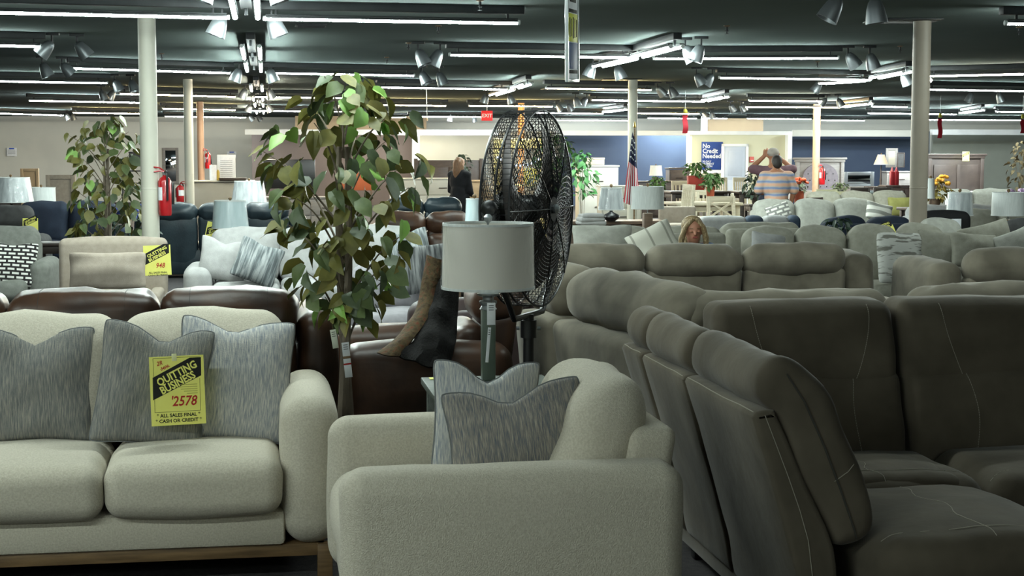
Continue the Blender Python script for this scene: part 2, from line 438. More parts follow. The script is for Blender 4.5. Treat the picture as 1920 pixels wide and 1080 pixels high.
LIST = [
 (-260, 16, 425, 32, 'across the top left of the ceiling', 'cool', ''), (498, 34, 970, 42, 'nearest the hanging sign', 'cool', ''),
 (-200, 79, 75, 86, 'at the left edge above the first column', 'cool', 'r'), (133, 127, 430, 136, 'passing behind the first cream column', 'cool', 'l'),
 (500, 136, 775, 141, 'just above the tall ficus', 'cool', 'r'), (-200, 148, 200, 155, 'at the left edge, second from the front', 'cool', 'r'),
 (225, 175, 440, 181, 'second deep behind the first column', 'warm', 'l'), (55, 188, 262, 192, 'ending at the first column', 'cool', ''),
 (138, 211, 270, 213, 'above the shorter ficus', 'warm', ''), (-40, 211, 118, 216, 'over the far left wall', 'cool', 'r'),
 (305, 203, 440, 206, 'above the service counter', 'warm', ''), (310, 218, 460, 220, 'farthest above the service counter', 'cool', 'r'),
 (478, 181, 690, 184, 'crossing behind the tall ficus, upper one', 'neutral', ''), (472, 207, 640, 209, 'crossing behind the tall ficus, lower one', 'cool', ''),
 (655, 219, 760, 220, 'over the tan panel right of the ficus', 'neutral', ''), (768, 218, 905, 219, 'left of the red exit sign', 'cool', ''),
 (712, 163, 950, 167, 'left of the short angled tubes', 'cool', 'l'), (645, 195, 835, 198, 'right of the tall ficus top', 'warm', 'l'),
 (880, 198, 1035, 199, 'directly above the fan', 'warm', 'r'), (845, 102, 1180, 107, 'crossing behind the hanging sign', 'cool', 'l'),
 (1228, 109, 1570, 108, 'right of the hanging sign', 'cool', 'r'), (1025, 165, 1220, 168, 'crossing the flag column top', 'warm', 'r'),
 (1110, 187, 1320, 190, 'second deep at the flag column', 'cool', 'l'), (1195, 212, 1310, 213, 'between the flag column and red banner', 'warm', 'r'),
 (1000, 211, 1130, 213, 'just right of the fan top', 'cool', ''), (1045, 225, 1182, 226, 'farthest right of the fan', 'cool', ''),
 (1350, 145, 1632, 149, 'left of the grey sectional column', 'cool', 'l'), (1742, 142, 2000, 136, 'right of the grey sectional column', 'neutral', 'l'),
 (1738, 167, 1960, 171, 'second right of the grey sectional column', 'cool', ''), (1405, 188, 1540, 189, 'upper one above the office door', 'neutral', 'r'),
 (1398, 200, 1575, 201, 'lower one above the striped shirt man', 'warm', 'l'), (1636, 199, 1700, 200, 'just left of the grey sectional column, deep', 'cool', ''),
 (1628, 212, 1792, 214, 'passing behind the grey sectional column', 'cool', ''), (1868, 209, 1960, 210, 'over the far right bedroom', 'cool', ''),
 (1316, 221, 1362, 222, 'above the left end of the office', 'cool', ''), (1402, 222, 1520, 223, 'above the right end of the office', 'cool', ''),
 (1735, 224, 1920, 225, 'farthest over the right bedroom', 'cool', ''), (1888, 43, 2300, 48, 'at the top right edge', 'cool', ''),
 (1215, 221, 1305, 222, 'farthest right of the flag', 'cool', ''), (1540, 225, 1620, 226, 'over the blue bedroom', 'cool', ''),
]
for (u0, v0, u1, v1, ph, kd, ends) in LIST:
    T, a, b = strip(u0, v0, u1, v1, ph, kd)
    for e in ends:
        q = a if e == 'l' else b; d = (b - a).normalized() * (-1 if e == 'l' else 1)
        spot(q + d * .13, SP.uniform(-.4, .4), SP.choice((-1, 1)) * SP.uniform(.45, .8), ('left of the strip ' if e == 'l' else 'right of the strip ') + ph)
        spot(q + d * .40, SP.uniform(-.4, .4) + pi, SP.uniform(.3, .75), ('farther left of the strip ' if e == 'l' else 'farther right of the strip ') + ph)
# short angled tubes that run along the depth of the room
for (u0, v0, u1, v1, ph) in ((1122, 124, 1184, 110, 'angled beside the hanging sign'), (1196, 106, 1268, 87, 'angled toward the top centre'),
                             (925, 178, 958, 168, 'angled left of the fan top'), (966, 165, 990, 157, 'angled above the fan'),
                             (1543, 156, 1618, 151, 'angled left of the right column'), (1640, 146, 1702, 134, 'angled touching the right column'),
                             (1322, 189, 1362, 181, 'angled above the office'), (1135, 210, 1172, 205, 'angled left of the flag column'),
                             (1580, 200, 1632, 194, 'angled right of the cream office column'), (1804, 212, 1842, 206, 'angled above the right bedroom')):
    strip(u0, v0, u1, v1, ph, 'cool', True, .07, 'short angled strip lights')
# the run of fixtures that leads away down the aisle at the left
GX = (RG.inverted() @ WZ(466, 60, ZT)).x
yy = 9.6
for i, (y0, y1) in enumerate(((9.3, 11.2), (12.0, 14.1), (17.8, 20.0), (20.8, 23.0), (27.5, 30.0), (33.4, 35.2), (37, 39.5), (43.6, 46))):
    ph = ['nearest pair in the aisle row', 'second pair in the aisle row', 'third pair in the aisle row', 'fourth pair in the aisle row',
          'fifth pair in the aisle row', 'sixth pair in the aisle row', 'seventh pair in the aisle row', 'eighth and farthest pair in the aisle row'][i]
    strip(0, 0, 0, 0, ph, 'cool' if i < 4 else 'neutral', True, .10, 'aisle strip lights', world=(GR(GX, y0, ZT), GR(GX, y1, ZT)))
    if i in (0, 1, 3, 4, 6):
        for sx in (-1, 1):
            q = GR(GX + sx * .22, y1 + (.35 if i else .0)); spot(q, TH, -sx * .35, ('left' if sx < 0 else 'right') + ' of the ' + ph, 1.0)
for (u, v, t, ph) in ((1573, -28, .5, 'near the top edge, left of two by the right column'), (1640, -26, -.12, 'near the top edge, right of two by the right column'),
                      (1112, 105, .35, 'left of the angled tubes beside the hanging sign'), (1157, 110, -.35, 'right under the angled tubes beside the hanging sign'),
                      (912, 167, .3, 'left under the angled tubes before the fan'), (955, 168, -.3, 'right under the angled tubes before the fan'),
                      (1538, 143, .55, 'under the angled tubes left of the right column'), (1822, 165, .35, 'left of two at the far right'), (1872, 165, -.4, 'right of two at the far right'),
                      (1285, 70, -.5, 'left one at the top of the angled tubes'), (1315, 68, .4, 'right one at the top of the angled tubes'),
                      (845, 210, .2, 'left of the red exit sign, first'), (888, 212, -.2, 'left of the red exit sign, second')):
    spot(WZ(u, v, CEIL), 0, t, ph)
# unseen strips added above and behind the frame to light the foreground furniture
for i, (x0, x1, y, kd) in enumerate(((-5.5, -2.2, 6.3, 'cool'), (-.9, 1.3, 7.4, 'cool'), (3.2, 5.0, 8.2, 'cool'), (-6.0, -1.0, 2.6, 'cool'), (-4.6, -2.0, -.5, 'cool'), (1.4, 3.2, -2.2, 'cool'))):
    strip(0, 0, 0, 0, ['added out of view over the leather sofas', 'added out of view over the fan', 'added out of view over the near grey sectional', 'added out of view behind the viewer at left', 'added out of view, far behind at left', 'added out of view, far behind at right'][i], kd, world=(GR(x0, y, ZT), GR(x1, y, ZT)))
# ceiling joints and vents in the near bay
for i, (x0, x1, y) in enumerate(((-7.5, 1.2, 14.1), (1.4, 9, 12.6))): struct('trim_%d' % (20 + i), gslab(x0, x1, y, y + .02, CEIL - .006, CEIL), M_housing)
for (u, v, w_, ph) in ((583, 46, .32, 'under the top centre strip'), (1045, 166, .6, 'left of the flag column'), (1325, 178, .5, 'above the office')):
    q = WZ(u, v, CEIL); T = thing('ceiling_vent', 'flat dark ceiling vent ' + ph, 'vent', (q.x, q.y, CEIL), TH, 'ceiling vents')
    obj('vent_frame', bbox(w_, w_, .015, (0, 0, -.0085), .003), M_housing, T)
    for k in range(4): obj('vent_slat', bbox(w_ * .9, .02, .012, (0, (k - 1.5) * w_ * .22, -.02), .003), M_housing, T)
# sprinklers
for i, (u, v, ph) in enumerate(((766, 80, 'left of the hanging sign'), (725, 107, 'above the tall ficus'), (1363, 48, 'right of the hanging sign'), (1688, 86, 'left of the right column'),
                                (900, 0, 'at the top edge left of the hanging sign'), (822, 48, 'under the long top strip'), (303, 100, 'beside the first column'), (1533, 115, 'below the right hand strip'),
                                (672, 146, 'right of the tall ficus top'), (1911, 50, 'at the right edge'))):
    q = WZ(u, v, CEIL); T = thing('sprinkler', 'small brass ceiling sprinkler ' + ph, 'sprinkler', (q.x, q.y, CEIL), 0, 'ceiling sprinklers')
    obj('escutcheon', lathe([(.035, 0), (.035, -.008), (.02, -.014)], 10), M_oak, T)
    obj('sprinkler_head', lathe([(.012, -.012), (.012, -.05), (.02, -.055), (.02, -.06), (.006, -.062), (.006, -.085), (.022, -.088), (.022, -.09)], 8), M_housing, T)
# ------------------------------------------------------------------ furniture builders (front is -y, floor at z=0)
def sofa(label, loc, rotz, w, d, m, seats=3, arm_w=.22, arm_h=.70, seat_h=.49, back_h=.93, base_z=.14, leg='block', legm=None, group=None,
         name='sofa', arm_r=.085, cat='sofa', cush=.2, back_t=.24, det=3, backs=None, cushm=None, arms=True, frame_h=None, lean=.22):
    T = thing(name, label, cat, loc, rotz, group)
    cm = cushm or m; iw = w - (2 * arm_w if arms else 0); frame_h = frame_h or back_h - .1
    obj('base', rbox(iw + .02, d - .06, seat_h - cush - base_z, .02, (0, .01, (seat_h - cush + base_z) / 2), n=1, m=2), m, T)
    obj('back_frame', rbox(w - (2 * arm_w - .03 if arms else .02), .16, frame_h - base_z - .02, .05, (0, d / 2 - .13, (frame_h + base_z) / 2), n=2, m=3, shear=.12), m, T)
    if arms:
        for s in (-1, 1):
            obj('arm', rbox(arm_w, d - .04, arm_h - base_z, arm_r, (s * (w - arm_w) / 2, -.01, (arm_h + base_z) / 2), puff=(.008, .01, .01), n=det, m=4, lump=.006, seed=s + 3), m, T)
    cw = iw / seats; sd = d - back_t - .1
    for i in range(seats):
        x = -iw / 2 + cw * (i + .5)
        obj('seat_cushion', rbox(cw - .008, sd + .09, cush, .065, (x, -d / 2 + sd / 2 + .012, seat_h - cush / 2), puff=(.004, .02, .03), n=det, m=5, lump=.012, seed=i + 11), cm, T)
    backs = backs or seats; bw = (iw + .04) / backs
    for i in range(backs):
        x = -(iw + .04) / 2 + bw * (i + .5); bh = back_h - seat_h + .05
        obj('back_cushion', rbox(bw - .008, back_t, bh, .1, (x, d / 2 - back_t - .06, seat_h - .03 + bh / 2), puff=(.01, .05, .03), n=det, m=5, lump=.02, seed=i + 21, shear=lean), cm, T)
    if leg == 'plinth':
        obj('plinth', bbox(w - .12, d - .12, .05, (0, 0, base_z - .025), .004), legm or M_oak, T)
        for sx in (-1, 1):
            for sy in (-1, 1): obj('leg', rbox(.06, .06, base_z, .006, (sx * (w / 2 - .06), sy * (d / 2 - .07), base_z / 2), n=1, m=1, taper=0), legm or M_oak, T)
    else:
        for sx in (-1, 1):
            for sy in (-1, 1): obj('leg', rbox(.06, .06, base_z + .01, .008, (sx * (w / 2 - .08), sy * (d / 2 - .1), base_z / 2), n=1, m=1), legm or M_blackmatte, T)
    return T
def recliner(label, loc, rotz, widths, m, d=.98, back_h=1.03, seat_h=.5, arm_w=.24, arm_h=.64, arms=(1, 1), group=None, name='reclining_sofa', cat='sofa', det=3, seam=True, thread=None, hr=.27, pad=.25, hrr=.11):
    """puffy motion sofa: every seat has a back panel, a rolled headrest and a seat pad"""
    T = thing(name, label, cat, loc, rotz, group)
    tot = sum(widths); x = -tot / 2
    obj('base', rbox(tot + .02, d - .14, .34, .03, (0, .0, .22), n=1, m=2), m, T)
    for i, w in enumerate(widths):
        cx = x + w / 2
        bp = obj('back_panel', rbox(w - .014, .17, back_h - hr - .03, .045, (cx, d / 2 - .19, (back_h - hr - .03) / 2 + .1), puff=(0, .03, 0), n=2, m=4, shear=.14, lump=.008, seed=i), m, T)
        hd = obj('headrest', rbox(w - .018, pad, hr, hrr, (cx, d / 2 - .10, back_h - hr / 2), puff=(.012, .03, .02), n=det, m=6, lump=.022, seed=i + 7, lfreq=7), m, T)
        obj('back_pad', rbox(w - .02, .16, back_h - hr - seat_h + .04, .07, (cx, d / 2 - .30, (back_h - hr + seat_h) / 2), puff=(0, .04, 0), n=2, m=4, shear=.14), m, T)
        obj('seat_pad', rbox(w - .014, d - .38, .24, .085, (cx, -.13, seat_h - .12), puff=(0, .03, .03), n=2, m=5, lump=.012, seed=i), m, T)
        if thread is not None:
            for fx in (.22, .78):
                xx = x + w * fx
                stitch(hd, [(xx, 0, back_h + .02), (xx, d / 2 + .1, back_h - .01)], (0, 0, -1), parent=hd, m=thread, solid=True, r=.0016)
                stitch(hd, [(xx, d, back_h - .02), (xx, d, back_h - hr)], (0, -1, 0), parent=hd, m=thread, solid=True, r=.0016)
        x += w
    for s, on in zip((-1, 1), arms):
        if on: obj('arm', rbox(arm_w, d - .08, arm_h - .04, .09, (s * (tot + arm_w) / 2, -.03, arm_h / 2 + .02), puff=(.01, .02, .02), n=det, m=4, lump=.012, seed=s), m, T)
    return T
# ------------------------------------------------------------------ cream sofa and its pillows
cs = sofa('long cream boucle sofa with a wooden plinth in the left foreground', (-1.987, 6.279, 0), TH, 2.5, .98, M_cream, seats=3, arm_w=.225, arm_h=.725, seat_h=.49, back_h=.965,
          base_z=.145, leg='plinth', det=5, arm_r=.10, cush=.205, back_t=.27)
def lp(T, x, y, z):                                  # a local point of thing T in the world
    return T.matrix_basis @ Vector((x, y, z))
pillow('grey streaked pillow at the left edge on the cream sofa', .50, .50, .16, W(66, 722, 6.36), (rad(76), 0, TH), M_greytweed, M_piping, chop=.05, seed=1, n=16)
pillow('grey streaked pillow tilted behind the large yellow price sign', .47, .53, .16, W(286, 722, 6.33), (rad(74), rad(7), TH + rad(-3)), M_greytweed, M_piping, chop=.06, seed=2, n=16, chopx=.1)
pillow('blue grey streaked pillow against the cream sofa arm', .50, .55, .17, W(442, 712, 6.47), (rad(72), rad(6), TH + rad(6)), M_tweed, M_piping, chop=.05, seed=3, n=16, chopx=-.1)
# ------------------------------------------------------------------ yellow price signs
M_fade = mat('faded_print', (176, 172, 84), rough=.8)
def price_sign(label, loc, rot, price, w=.216, h=.279, full=True):
    T = thing('price_sign', label, 'price sign', loc, 0, 'yellow price signs', rot)
    obj('card', bbox(w, h, .0016, (0, 0, 0), .0003), M_yellow, T, smooth=False)
    k = w / .216; z = .0012
    def band(poly, m, nm, zz=z):
        V = [Vector((x * k, y * k, zz)) for x, y in poly]; n = len(poly)
        obj(nm, (V, [tuple(range(n))]), m, T, smooth=False)
    band([(-.098, -.035), (.096, .056), (.098, .130), (.053, .130), (-.096, .056)], M_ink, 'black_banner')
    if full:
        for (a, b) in (((-.092, .133), (.094, .133)), ((.09, .045), (.088, -.085)), ((-.093, -.085), (.088, -.085)), ((-.092, -.034), (-.093, -.085)), ((-.091, .058), (-.092, .133))):
            a, b = Vector((*a, z)) * k, Vector((*b, z)) * k; a.z = b.z = z
            d = (b - a).normalized().cross(Vector((0, 0, 1))) * .0007
            obj('border_line', ([a - d, b - d, b + d, a + d], [(0, 1, 2, 3)]), M_ink, T, smooth=False)
        an = math.atan2(.091, .194)
        for s, px, py, sz in (('QUITTING', .0, .068, .037), ('BUSINESS', .002, .030, .037)):
            g = text_geo(s, sz * k, .0011 * k, .98)
            M = Matrix.Translation((px * k, py * k, z + .0008)) @ Matrix.Rotation(an, 4, 'Z') @ Matrix.Scale(1.18, 4, (0, 1, 0))
            obj('lettering', xf(g, M), M_yellow, T, smooth=False)
        for s, py in (('* ALL SALES FINAL *', -.1), ('* CASH OR CREDIT *', -.122)):
            obj('lettering', xf(text_geo(s, .0195 * k, .0005 * k), Matrix.Translation((0, py * k, z))), M_ink, T, smooth=False)
        for i in range(5):
            obj('small_print', bbox((.09 - .012 * i) * k, .003 * k, .0002, ((.034 + .006 * i) * k, (.034 - .009 * i + .0) * k - .012, z), .0001), M_fade, T, smooth=False)
        obj('handwriting', xf(text_geo('2R', .024 * k, .0003, .9, .3), Matrix.Translation((-.068 * k, .112 * k, z)) @ Matrix.Rotation(.25, 4, 'Z')), M_redink, T, smooth=False)
        obj('handwriting', xf(text_geo('3499-', .019 * k, .0003, .9, .3), Matrix.Translation((-.046 * k, .094 * k, z)) @ Matrix.Rotation(.35, 4, 'Z')), M_redink, T, smooth=False)
        obj('handwriting', tube([(-.066 * k, .088 * k, z), (-.03 * k, .1 * k, z)], .0009, 4), M_redink, T)
        obj('tape', bbox(.02 * k, .03 * k, .0008, (-.008 * k, .134 * k, z + .0006), .0002), mat('clear_tape', (214, 214, 160), rough=.3), T)
    else:
        g = text_geo('QUITTING', .034 * k, .0008 * k); an = math.atan2(.091, .194)
        for s, py in (('QUITTING', .068), ('BUSINESS', .030)):
            obj('lettering', xf(text_geo(s, .036 * k, .001 * k), Matrix.Translation((0, py * k, z + .0008)) @ Matrix.Rotation(an, 4, 'Z')), M_yellow, T, smooth=False)
        for s, py in (('ALL SALES FINAL', -.1), ('CASH OR CREDIT', -.122)):
            obj('lettering', xf(text_geo(s, .0195 * k, .0005 * k), Matrix.Translation((0, py * k, z))), M_ink, T, smooth=False)
    if not price:
        obj('price_scribble', tube([((-.05 + .012 * i) * k, (-.045 + .012 * math.sin(i * 2.2)) * k, z + .001) for i in range(10)], .0016 * k, 4), M_redink, T); return T
    obj('price_number', xf(text_geo(price, .056 * k, .0008 * k, .86, .25), Matrix.Translation((.02 * k, -.045 * k, z))), M_redink, T, smooth=False)
    return T
price_sign('large yellow quitting business price sign marked 2578 on the cream sofa pillow', W(333, 732, 6.2), (rad(84), rad(-1.5), TH + rad(2)), "'2578")
# ------------------------------------------------------------------ cream armchair seen from its side, and its pillows
ca = thing('armchair', 'deep cream boucle armchair seen side-on in the centre foreground', 'armchair', (-.077, 5.29, 0), TH - pi / 2)
aw, ad = 1.20, 1.07
for s in (-1, 1): obj('arm', rbox(.21, ad, .56, .075, (s * (aw - .21) / 2, 0, .425), puff=(.012, .01, .008), n=5, m=6, lump=.008, seed=s + 5), M_cream, ca)
obj('base', rbox(aw - .36, ad - .04, .17, .03, (0, 0, .25), n=2, m=2), M_cream, ca)
obj('seat_cushion', rbox(aw - .42, .80, .2, .08, (0, -.125, .435), puff=(0, .02, .03), n=4, m=5, lump=.012, seed=4), M_cream, ca)
obj('back_frame', rbox(aw - .40, .17, .63, .045, (0, ad / 2 - .15, .48), n=3, m=3, shear=.16), M_cream, ca)
obj('back_cushion', rbox(aw - .41, .24, .50, .11, (0, ad / 2 - .285, .675), puff=(.01, .03, .03), n=5, m=6, lump=.03, seed=8, shear=.26), M_cream, ca)
for sx in (-1, 1):
    for sy in (-1, 1): obj('leg', rbox(.06, .06, .15, .006, (sx * (aw / 2 - .07), sy * (ad / 2 - .08), .075), n=1, m=1), M_oak, ca)
pillow('blue grey streaked pillow standing at the back of the cream armchair', .41, .43, .15, W(911, 783, 5.56), (rad(82), rad(3), TH + rad(2)), M_tweed, M_piping, chop=.07, seed=5, n=16)
pillow('darker blue grey lumbar pillow leaning in front on the cream armchair', .49, .34, .15, W(968, 812, 5.12), (rad(80), rad(-7), TH + rad(-4)), mat('dark_tweed', (84, 92, 106), (172, 164, 150), c3=(130, 126, 120), rough=.95, scale=21, stretch=(14, 1.15, 1), bump=.3, bscale=160, detail=5, ramp=(.28, .72)), M_piping, chop=.055, seed=6, n=16, chopx=-.05)
# ------------------------------------------------------------------ near taupe sectional (left wing in depth, far wing facing the viewer)
def profile_pad(poly, y0, y1, r=.04, m=6, k=4, lump=0, seed=0, lfreq=6):
    """closed outline in x,z swept along y with rounded ends"""
    P = spline([Vector((x, 0, z)) for x, z in poly] + [Vector((poly[0][0], 0, poly[0][1]))], k)[:-1]
    n = len(P); cen = sum(P, Vector()) / n; nor = []
    for i in range(n):
        t = (P[(i + 1) % n] - P[i - 1]).normalized(); q = Vector((t.z, 0, -t.x))
        nor.append(q if q.dot(P[i] - cen) > 0 else -q)
    rings = []
    for j in range(4):
        a = j / 3 * pi / 2; rings.append((y0 + r * (1 - math.sin(a)), r * (1 - math.cos(a))))
    rings = [(y0 + r * (1 - math.sin(j / 3 * pi / 2)), r * (1 - math.cos(j / 3 * pi / 2))) for j in range(3, -1, -1)]
    rings += [(y0 + r + (y1 - y0 - 2 * r) * j / m, 0) for j in range(1, m)]
    rings += [(y1 - r * (1 - math.sin(j / 3 * pi / 2)), r * (1 - math.cos(j / 3 * pi / 2))) for j in range(4)]
    V, Fc = [], []
    off = Vector((seed * 2.1, seed, 0))
    for (y, ins) in rings:
        for i in range(n):
            p = P[i] - nor[i] * min(ins, r); p = Vector((p.x, y, p.z))
            if lump: p += nor[i] * lump * noise.noise(p * lfreq + off)
            V.append(p)
    for j in range(len(rings) - 1):
        for i in range(n): Fc.append((j * n + i, j * n + (i + 1) % n, (j + 1) * n + (i + 1) % n, (j + 1) * n + i))
    Fc.append(tuple(range(n))); Fc.append(tuple(range((len(rings) - 1) * n, len(rings) * n)))
    bm = bmesh.new(); vs_ = [bm.verts.new(p) for p in V]
    for f in Fc: bm.faces.new([vs_[i] for i in f])
    bmesh.ops.recalc_face_normals(bm, faces=bm.faces)
    bm.verts.index_update()
    out = [v.co.copy() for v in bm.verts], [tuple(v.index for v in f.verts) for f in bm.faces]
    bm.free(); return out
PANEL = [(-.137, .85), (-.125, .868), (-.075, .872), (-.055, .85), (.04, .64), (.14, .42), (.15, .25), (.14, .12), (.08, .11), (.055, .14), (.035, .25), (.012, .348), (-.06, .60)]
PAD = [(x, z if z < .87 else .86 + (z - .86) * .80) for x, z in [(-.072, .862), (-.112, .92), (-.118, .99), (-.095, 1.055), (-.045, 1.085), (.01, 1.066), (.06, 1.015), (.127, .924), (.175, .828), (.22, .717), (.255, .635), (.277, .54), (.277, .467), (.23, .425), (.15, .42), (.10, .50), (.02, .66), (-.04, .80)]]
P0 = Vector((.90, 4.85, 0))
sec = thing('sectional_sofa', 'large dark taupe suede reclining sectional in the right foreground', 'sofa', P0, TH)
WL = 1.66                                           # the far wing's back line
secs = ((0, .84), (.85, 1.50), (1.51, 1.86))
for i, (a, b) in enumerate(secs):
    bp = obj('back_panel', profile_pad(PANEL, a + .006, b - .006, .02, 5, 3, .006, i), M_taupe, sec)
    hd = obj('back_cushion', profile_pad(PAD, a + .008, b - .008, .05, 8, 3, .018, i + 4), M_taupe, sec)
    stitch(bp, [(-.127, a + .03, 1), (-.127, b - .03, 1)], (-.02, 0, -1), solid=True, r=.0017)
    if i == 0:
        stitch(bp, [(x, -1, z) for x, z in ((-.10, .86), (-.06, .76), (-.02, .66), (.02, .55), (.05, .45), (.07, .3), (.085, .2))], (0, 1, 0), solid=True, r=.0016)
        stitch(hd, [(x, -1, z) for x, z in ((.135, .64), (.18, .67), (.22, .71))], (0, 1, 0), solid=True, r=.0016)
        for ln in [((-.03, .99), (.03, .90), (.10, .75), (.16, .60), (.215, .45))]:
            stitch(hd, [(x, -1, z) for x, z in ln], (0, 1, 0), solid=True, r=.0035, m=mat('dark_seam_cord', (62, 60, 55), rough=.95))  # dark cord along the seam of the cushion's near end
for i, (a, b) in enumerate(((-.16, .74), (.75, 1.30))):
    st = obj('seat_pad', rbox(.74, b - a - .014, .25, .085, (.62, (a + b) / 2, .335), puff=(.03, .0, .03), n=4, m=6, lump=.018, seed=i + 31), M_taupe, sec)
    stitch(st, [(.28 + .09 * k, a + .13, 1) for k in range(8)], (0, 0, -1), solid=True, r=.0015)
    stitch(st, [(.62 + .02 * math.sin(k), a + .06 * k * (b - a), 1) for k in range(1, 16)], (0, 0, -1), solid=True, r=.0015)
obj('base', rbox(.9, 1.7, .2, .03, (.52, .85, .14), n=1, m=2), M_taupe, sec)
def far_back(x0, x1, i):
    w = x1 - x0; xc = (x0 + x1) / 2
    hd = obj('headrest', rbox(w - .008, .24, .36, .06, (xc, WL - .02, .875), n=4, m=7, puff=(0, .03, .008), lump=.012, seed=i + 41, shear=.24), M_taupe, sec)
    bf = obj('back_pad', rbox(w - .010, .24, .42, .06, (xc, WL - .15, .565), n=4, m=6, puff=(0, .03, .0), lump=.016, seed=i + 51, shear=.32, lfreq=6), M_taupe, sec)
    obj('back_panel', rbox(w - .012, .12, .74, .04, (xc, WL + .12, .47), n=2, m=3, shear=.12), M_taupe, sec)
    for fx, sg in ((.24, 1), (.80, -1)):
        xx = x0 + w * fx
        stitch(hd, [(xx + sg * (.06 - .09 * math.cos(k / 19 * 1.5)), 0, 1.045 - .017 * k) for k in range(20)], (0, 1, 0))
        stitch(bf, [(xx + sg * (.06 + .02 * math.sin(k * .2)), 0, .75 - .02 * k) for k in range(18)], (0, 1, 0))
    stitch(hd, [(x0 + .02, 0, .725), (x0 + .24 * w, 0, .732)], (0, 1, 0)); stitch(hd, [(x0 + .84 * w, 0, .732), (x1 - .02, 0, .725)], (0, 1, 0))
    return hd
for i, (a, b) in enumerate(((.20, 1.01), (1.02, 1.92), (1.93, 2.83))):
    far_back(a, b, i)
for i, (a, b) in enumerate(((.40, 1.05), (1.06, 2.05), (2.06, 2.83))):
    st = obj('seat_pad', rbox(b - a - .01, .66, .28, .09, ((a + b) / 2, WL - .58, .315), n=4, m=6, puff=(.0, .03, .025), lump=.016, seed=i + 61), M_taupe, sec)
    stitch(st, [(a + .03 + (b - a - .06) * k / 10, WL - .80 + .03 * math.sin(k), 1) for k in range(11)], (0, 0, -1))
obj('base', rbox(2.6, .8, .2, .03, (1.55, WL - .42, .14), n=1, m=2), M_taupe, sec)
for q in ((.12, .1), (.12, 1.5), (.9, .1), (2.75, 1.1), (2.75, 1.6)): obj('leg', rbox(.06, .06, .06, .008, (q[0], q[1], .03), n=1, m=1), M_blackmatte, sec)
# ------------------------------------------------------------------ leather sofas behind the cream sofa
ls = recliner('dark brown leather reclining sofa behind the cream sofa, seen from its back', G(168, 7.95) + Vector((0, -.12, 0)), TH + pi, (.66, .72, .76), M_leather, d=.95, back_h=1.015, arm_w=.2, arm_h=.90, arms=(1, 1), det=4, hr=.30, pad=.30, hrr=.075, thread=mat('brown_thread', (30, 22, 18), rough=.6))
# recliner facing left, seen between ficus and end table
lc = recliner('dark brown leather recliner behind the grey end table', (-.50, 8.78, 0), TH - pi / 2, (.60,), M_leather, d=1.0, back_h=.99, arm_w=.25, arm_h=.66, det=4, name='recliner', cat='recliner')
lc2 = recliner('second dark brown leather recliner under the lamp shade, beside the fan stand', (-.2, 10.6, 0), TH - pi / 2, (.75,), mat('plum_brown_leather', (46, 36, 36), (62, 49, 47), rough=.5, scale=4), d=.95, back_h=1.02, arm_w=.22, arm_h=.64, det=3, name='recliner', cat='recliner')
# the throw on the recliner: patterned edge band over a dark fur body
M_rust = mat('rust_pattern_weave', (58, 44, 30), (96, 54, 36), c3=(78, 66, 44), rough=.95, scale=38, bump=.5, bscale=60, ramp=(.3, .7), detail=4)
M_fur = mat('black_fur_throw', (7, 6, 6), (15, 13, 12), rough=.95, scale=60, bump=.8, bscale=90)
thr = thing('throw_blanket', 'dark fur throw with a rust patterned edge draped over the leather recliner', 'throw blanket', (0, 0, 0))
def loft_cloth(L, R, Y, th=.03, n=8, bul=.04, lum=.02, seed=0):
    """a thick cloth between two edge curves given as pixel columns and rows with their depth"""
    L = spline([W(u, v, y) for u, v, y in L], 5); R = spline([W(u, v, y) for u, v, y in R], 5); N = min(len(L), len(R)); V, Fc = [], []
    for s in (0, 1):
        for i in range(N):
            for j in range(n + 1):
                t = j / n; q = L[i].lerp(R[i], t) + Vector((0, -bul * math.sin(pi * t), 0)); q += Vector((0, -lum, lum * .5)) * noise.noise(q * 11 + Vector((seed, 0, 0)))
                V.append(q + Vector((0, th * s, -.3 * th * s)))
    o = N * (n + 1)
    for i in range(N - 1):
        for j in range(n):
            a = i * (n + 1) + j; b = a + n + 1; Fc.append((a, b, b + 1, a + 1)); Fc.append((o + a, o + a + 1, o + b + 1, o + b))
        for j in (0, n):
            a = i * (n + 1) + j; b = a + n + 1; Fc.append((a, a + o, b + o, b) if j == 0 else (a, b, b + o, a + o))
    for j in range(n):
        a = j; Fc.append((a, a + 1, o + a + 1, o + a)); a = (N - 1) * (n + 1) + j; Fc.append((a + 1, a, o + a, o + a + 1))
    return V, Fc
obj('patterned_edge', loft_cloth([(800, 478, 8.35), (790, 530, 8.32), (782, 572, 8.25), (764, 606, 8.15), (738, 635, 8.05), (706, 660, 7.98)], [(836, 490, 8.35), (820, 540, 8.30), (808, 582, 8.2), (792, 612, 8.1), (770, 640, 8.0), (748, 668, 7.95)], 8), M_rust, thr)
obj('fur_body', loft_cloth([(822, 520, 8.33), (808, 575, 8.22), (794, 610, 8.12), (772, 640, 8.02), (748, 668, 7.97)], [(862, 530, 8.36), (858, 585, 8.3), (856, 625, 8.2), (850, 655, 8.1), (836, 690, 8.0)], 8, .05, 8, .09, .06, 3), M_fur, thr)
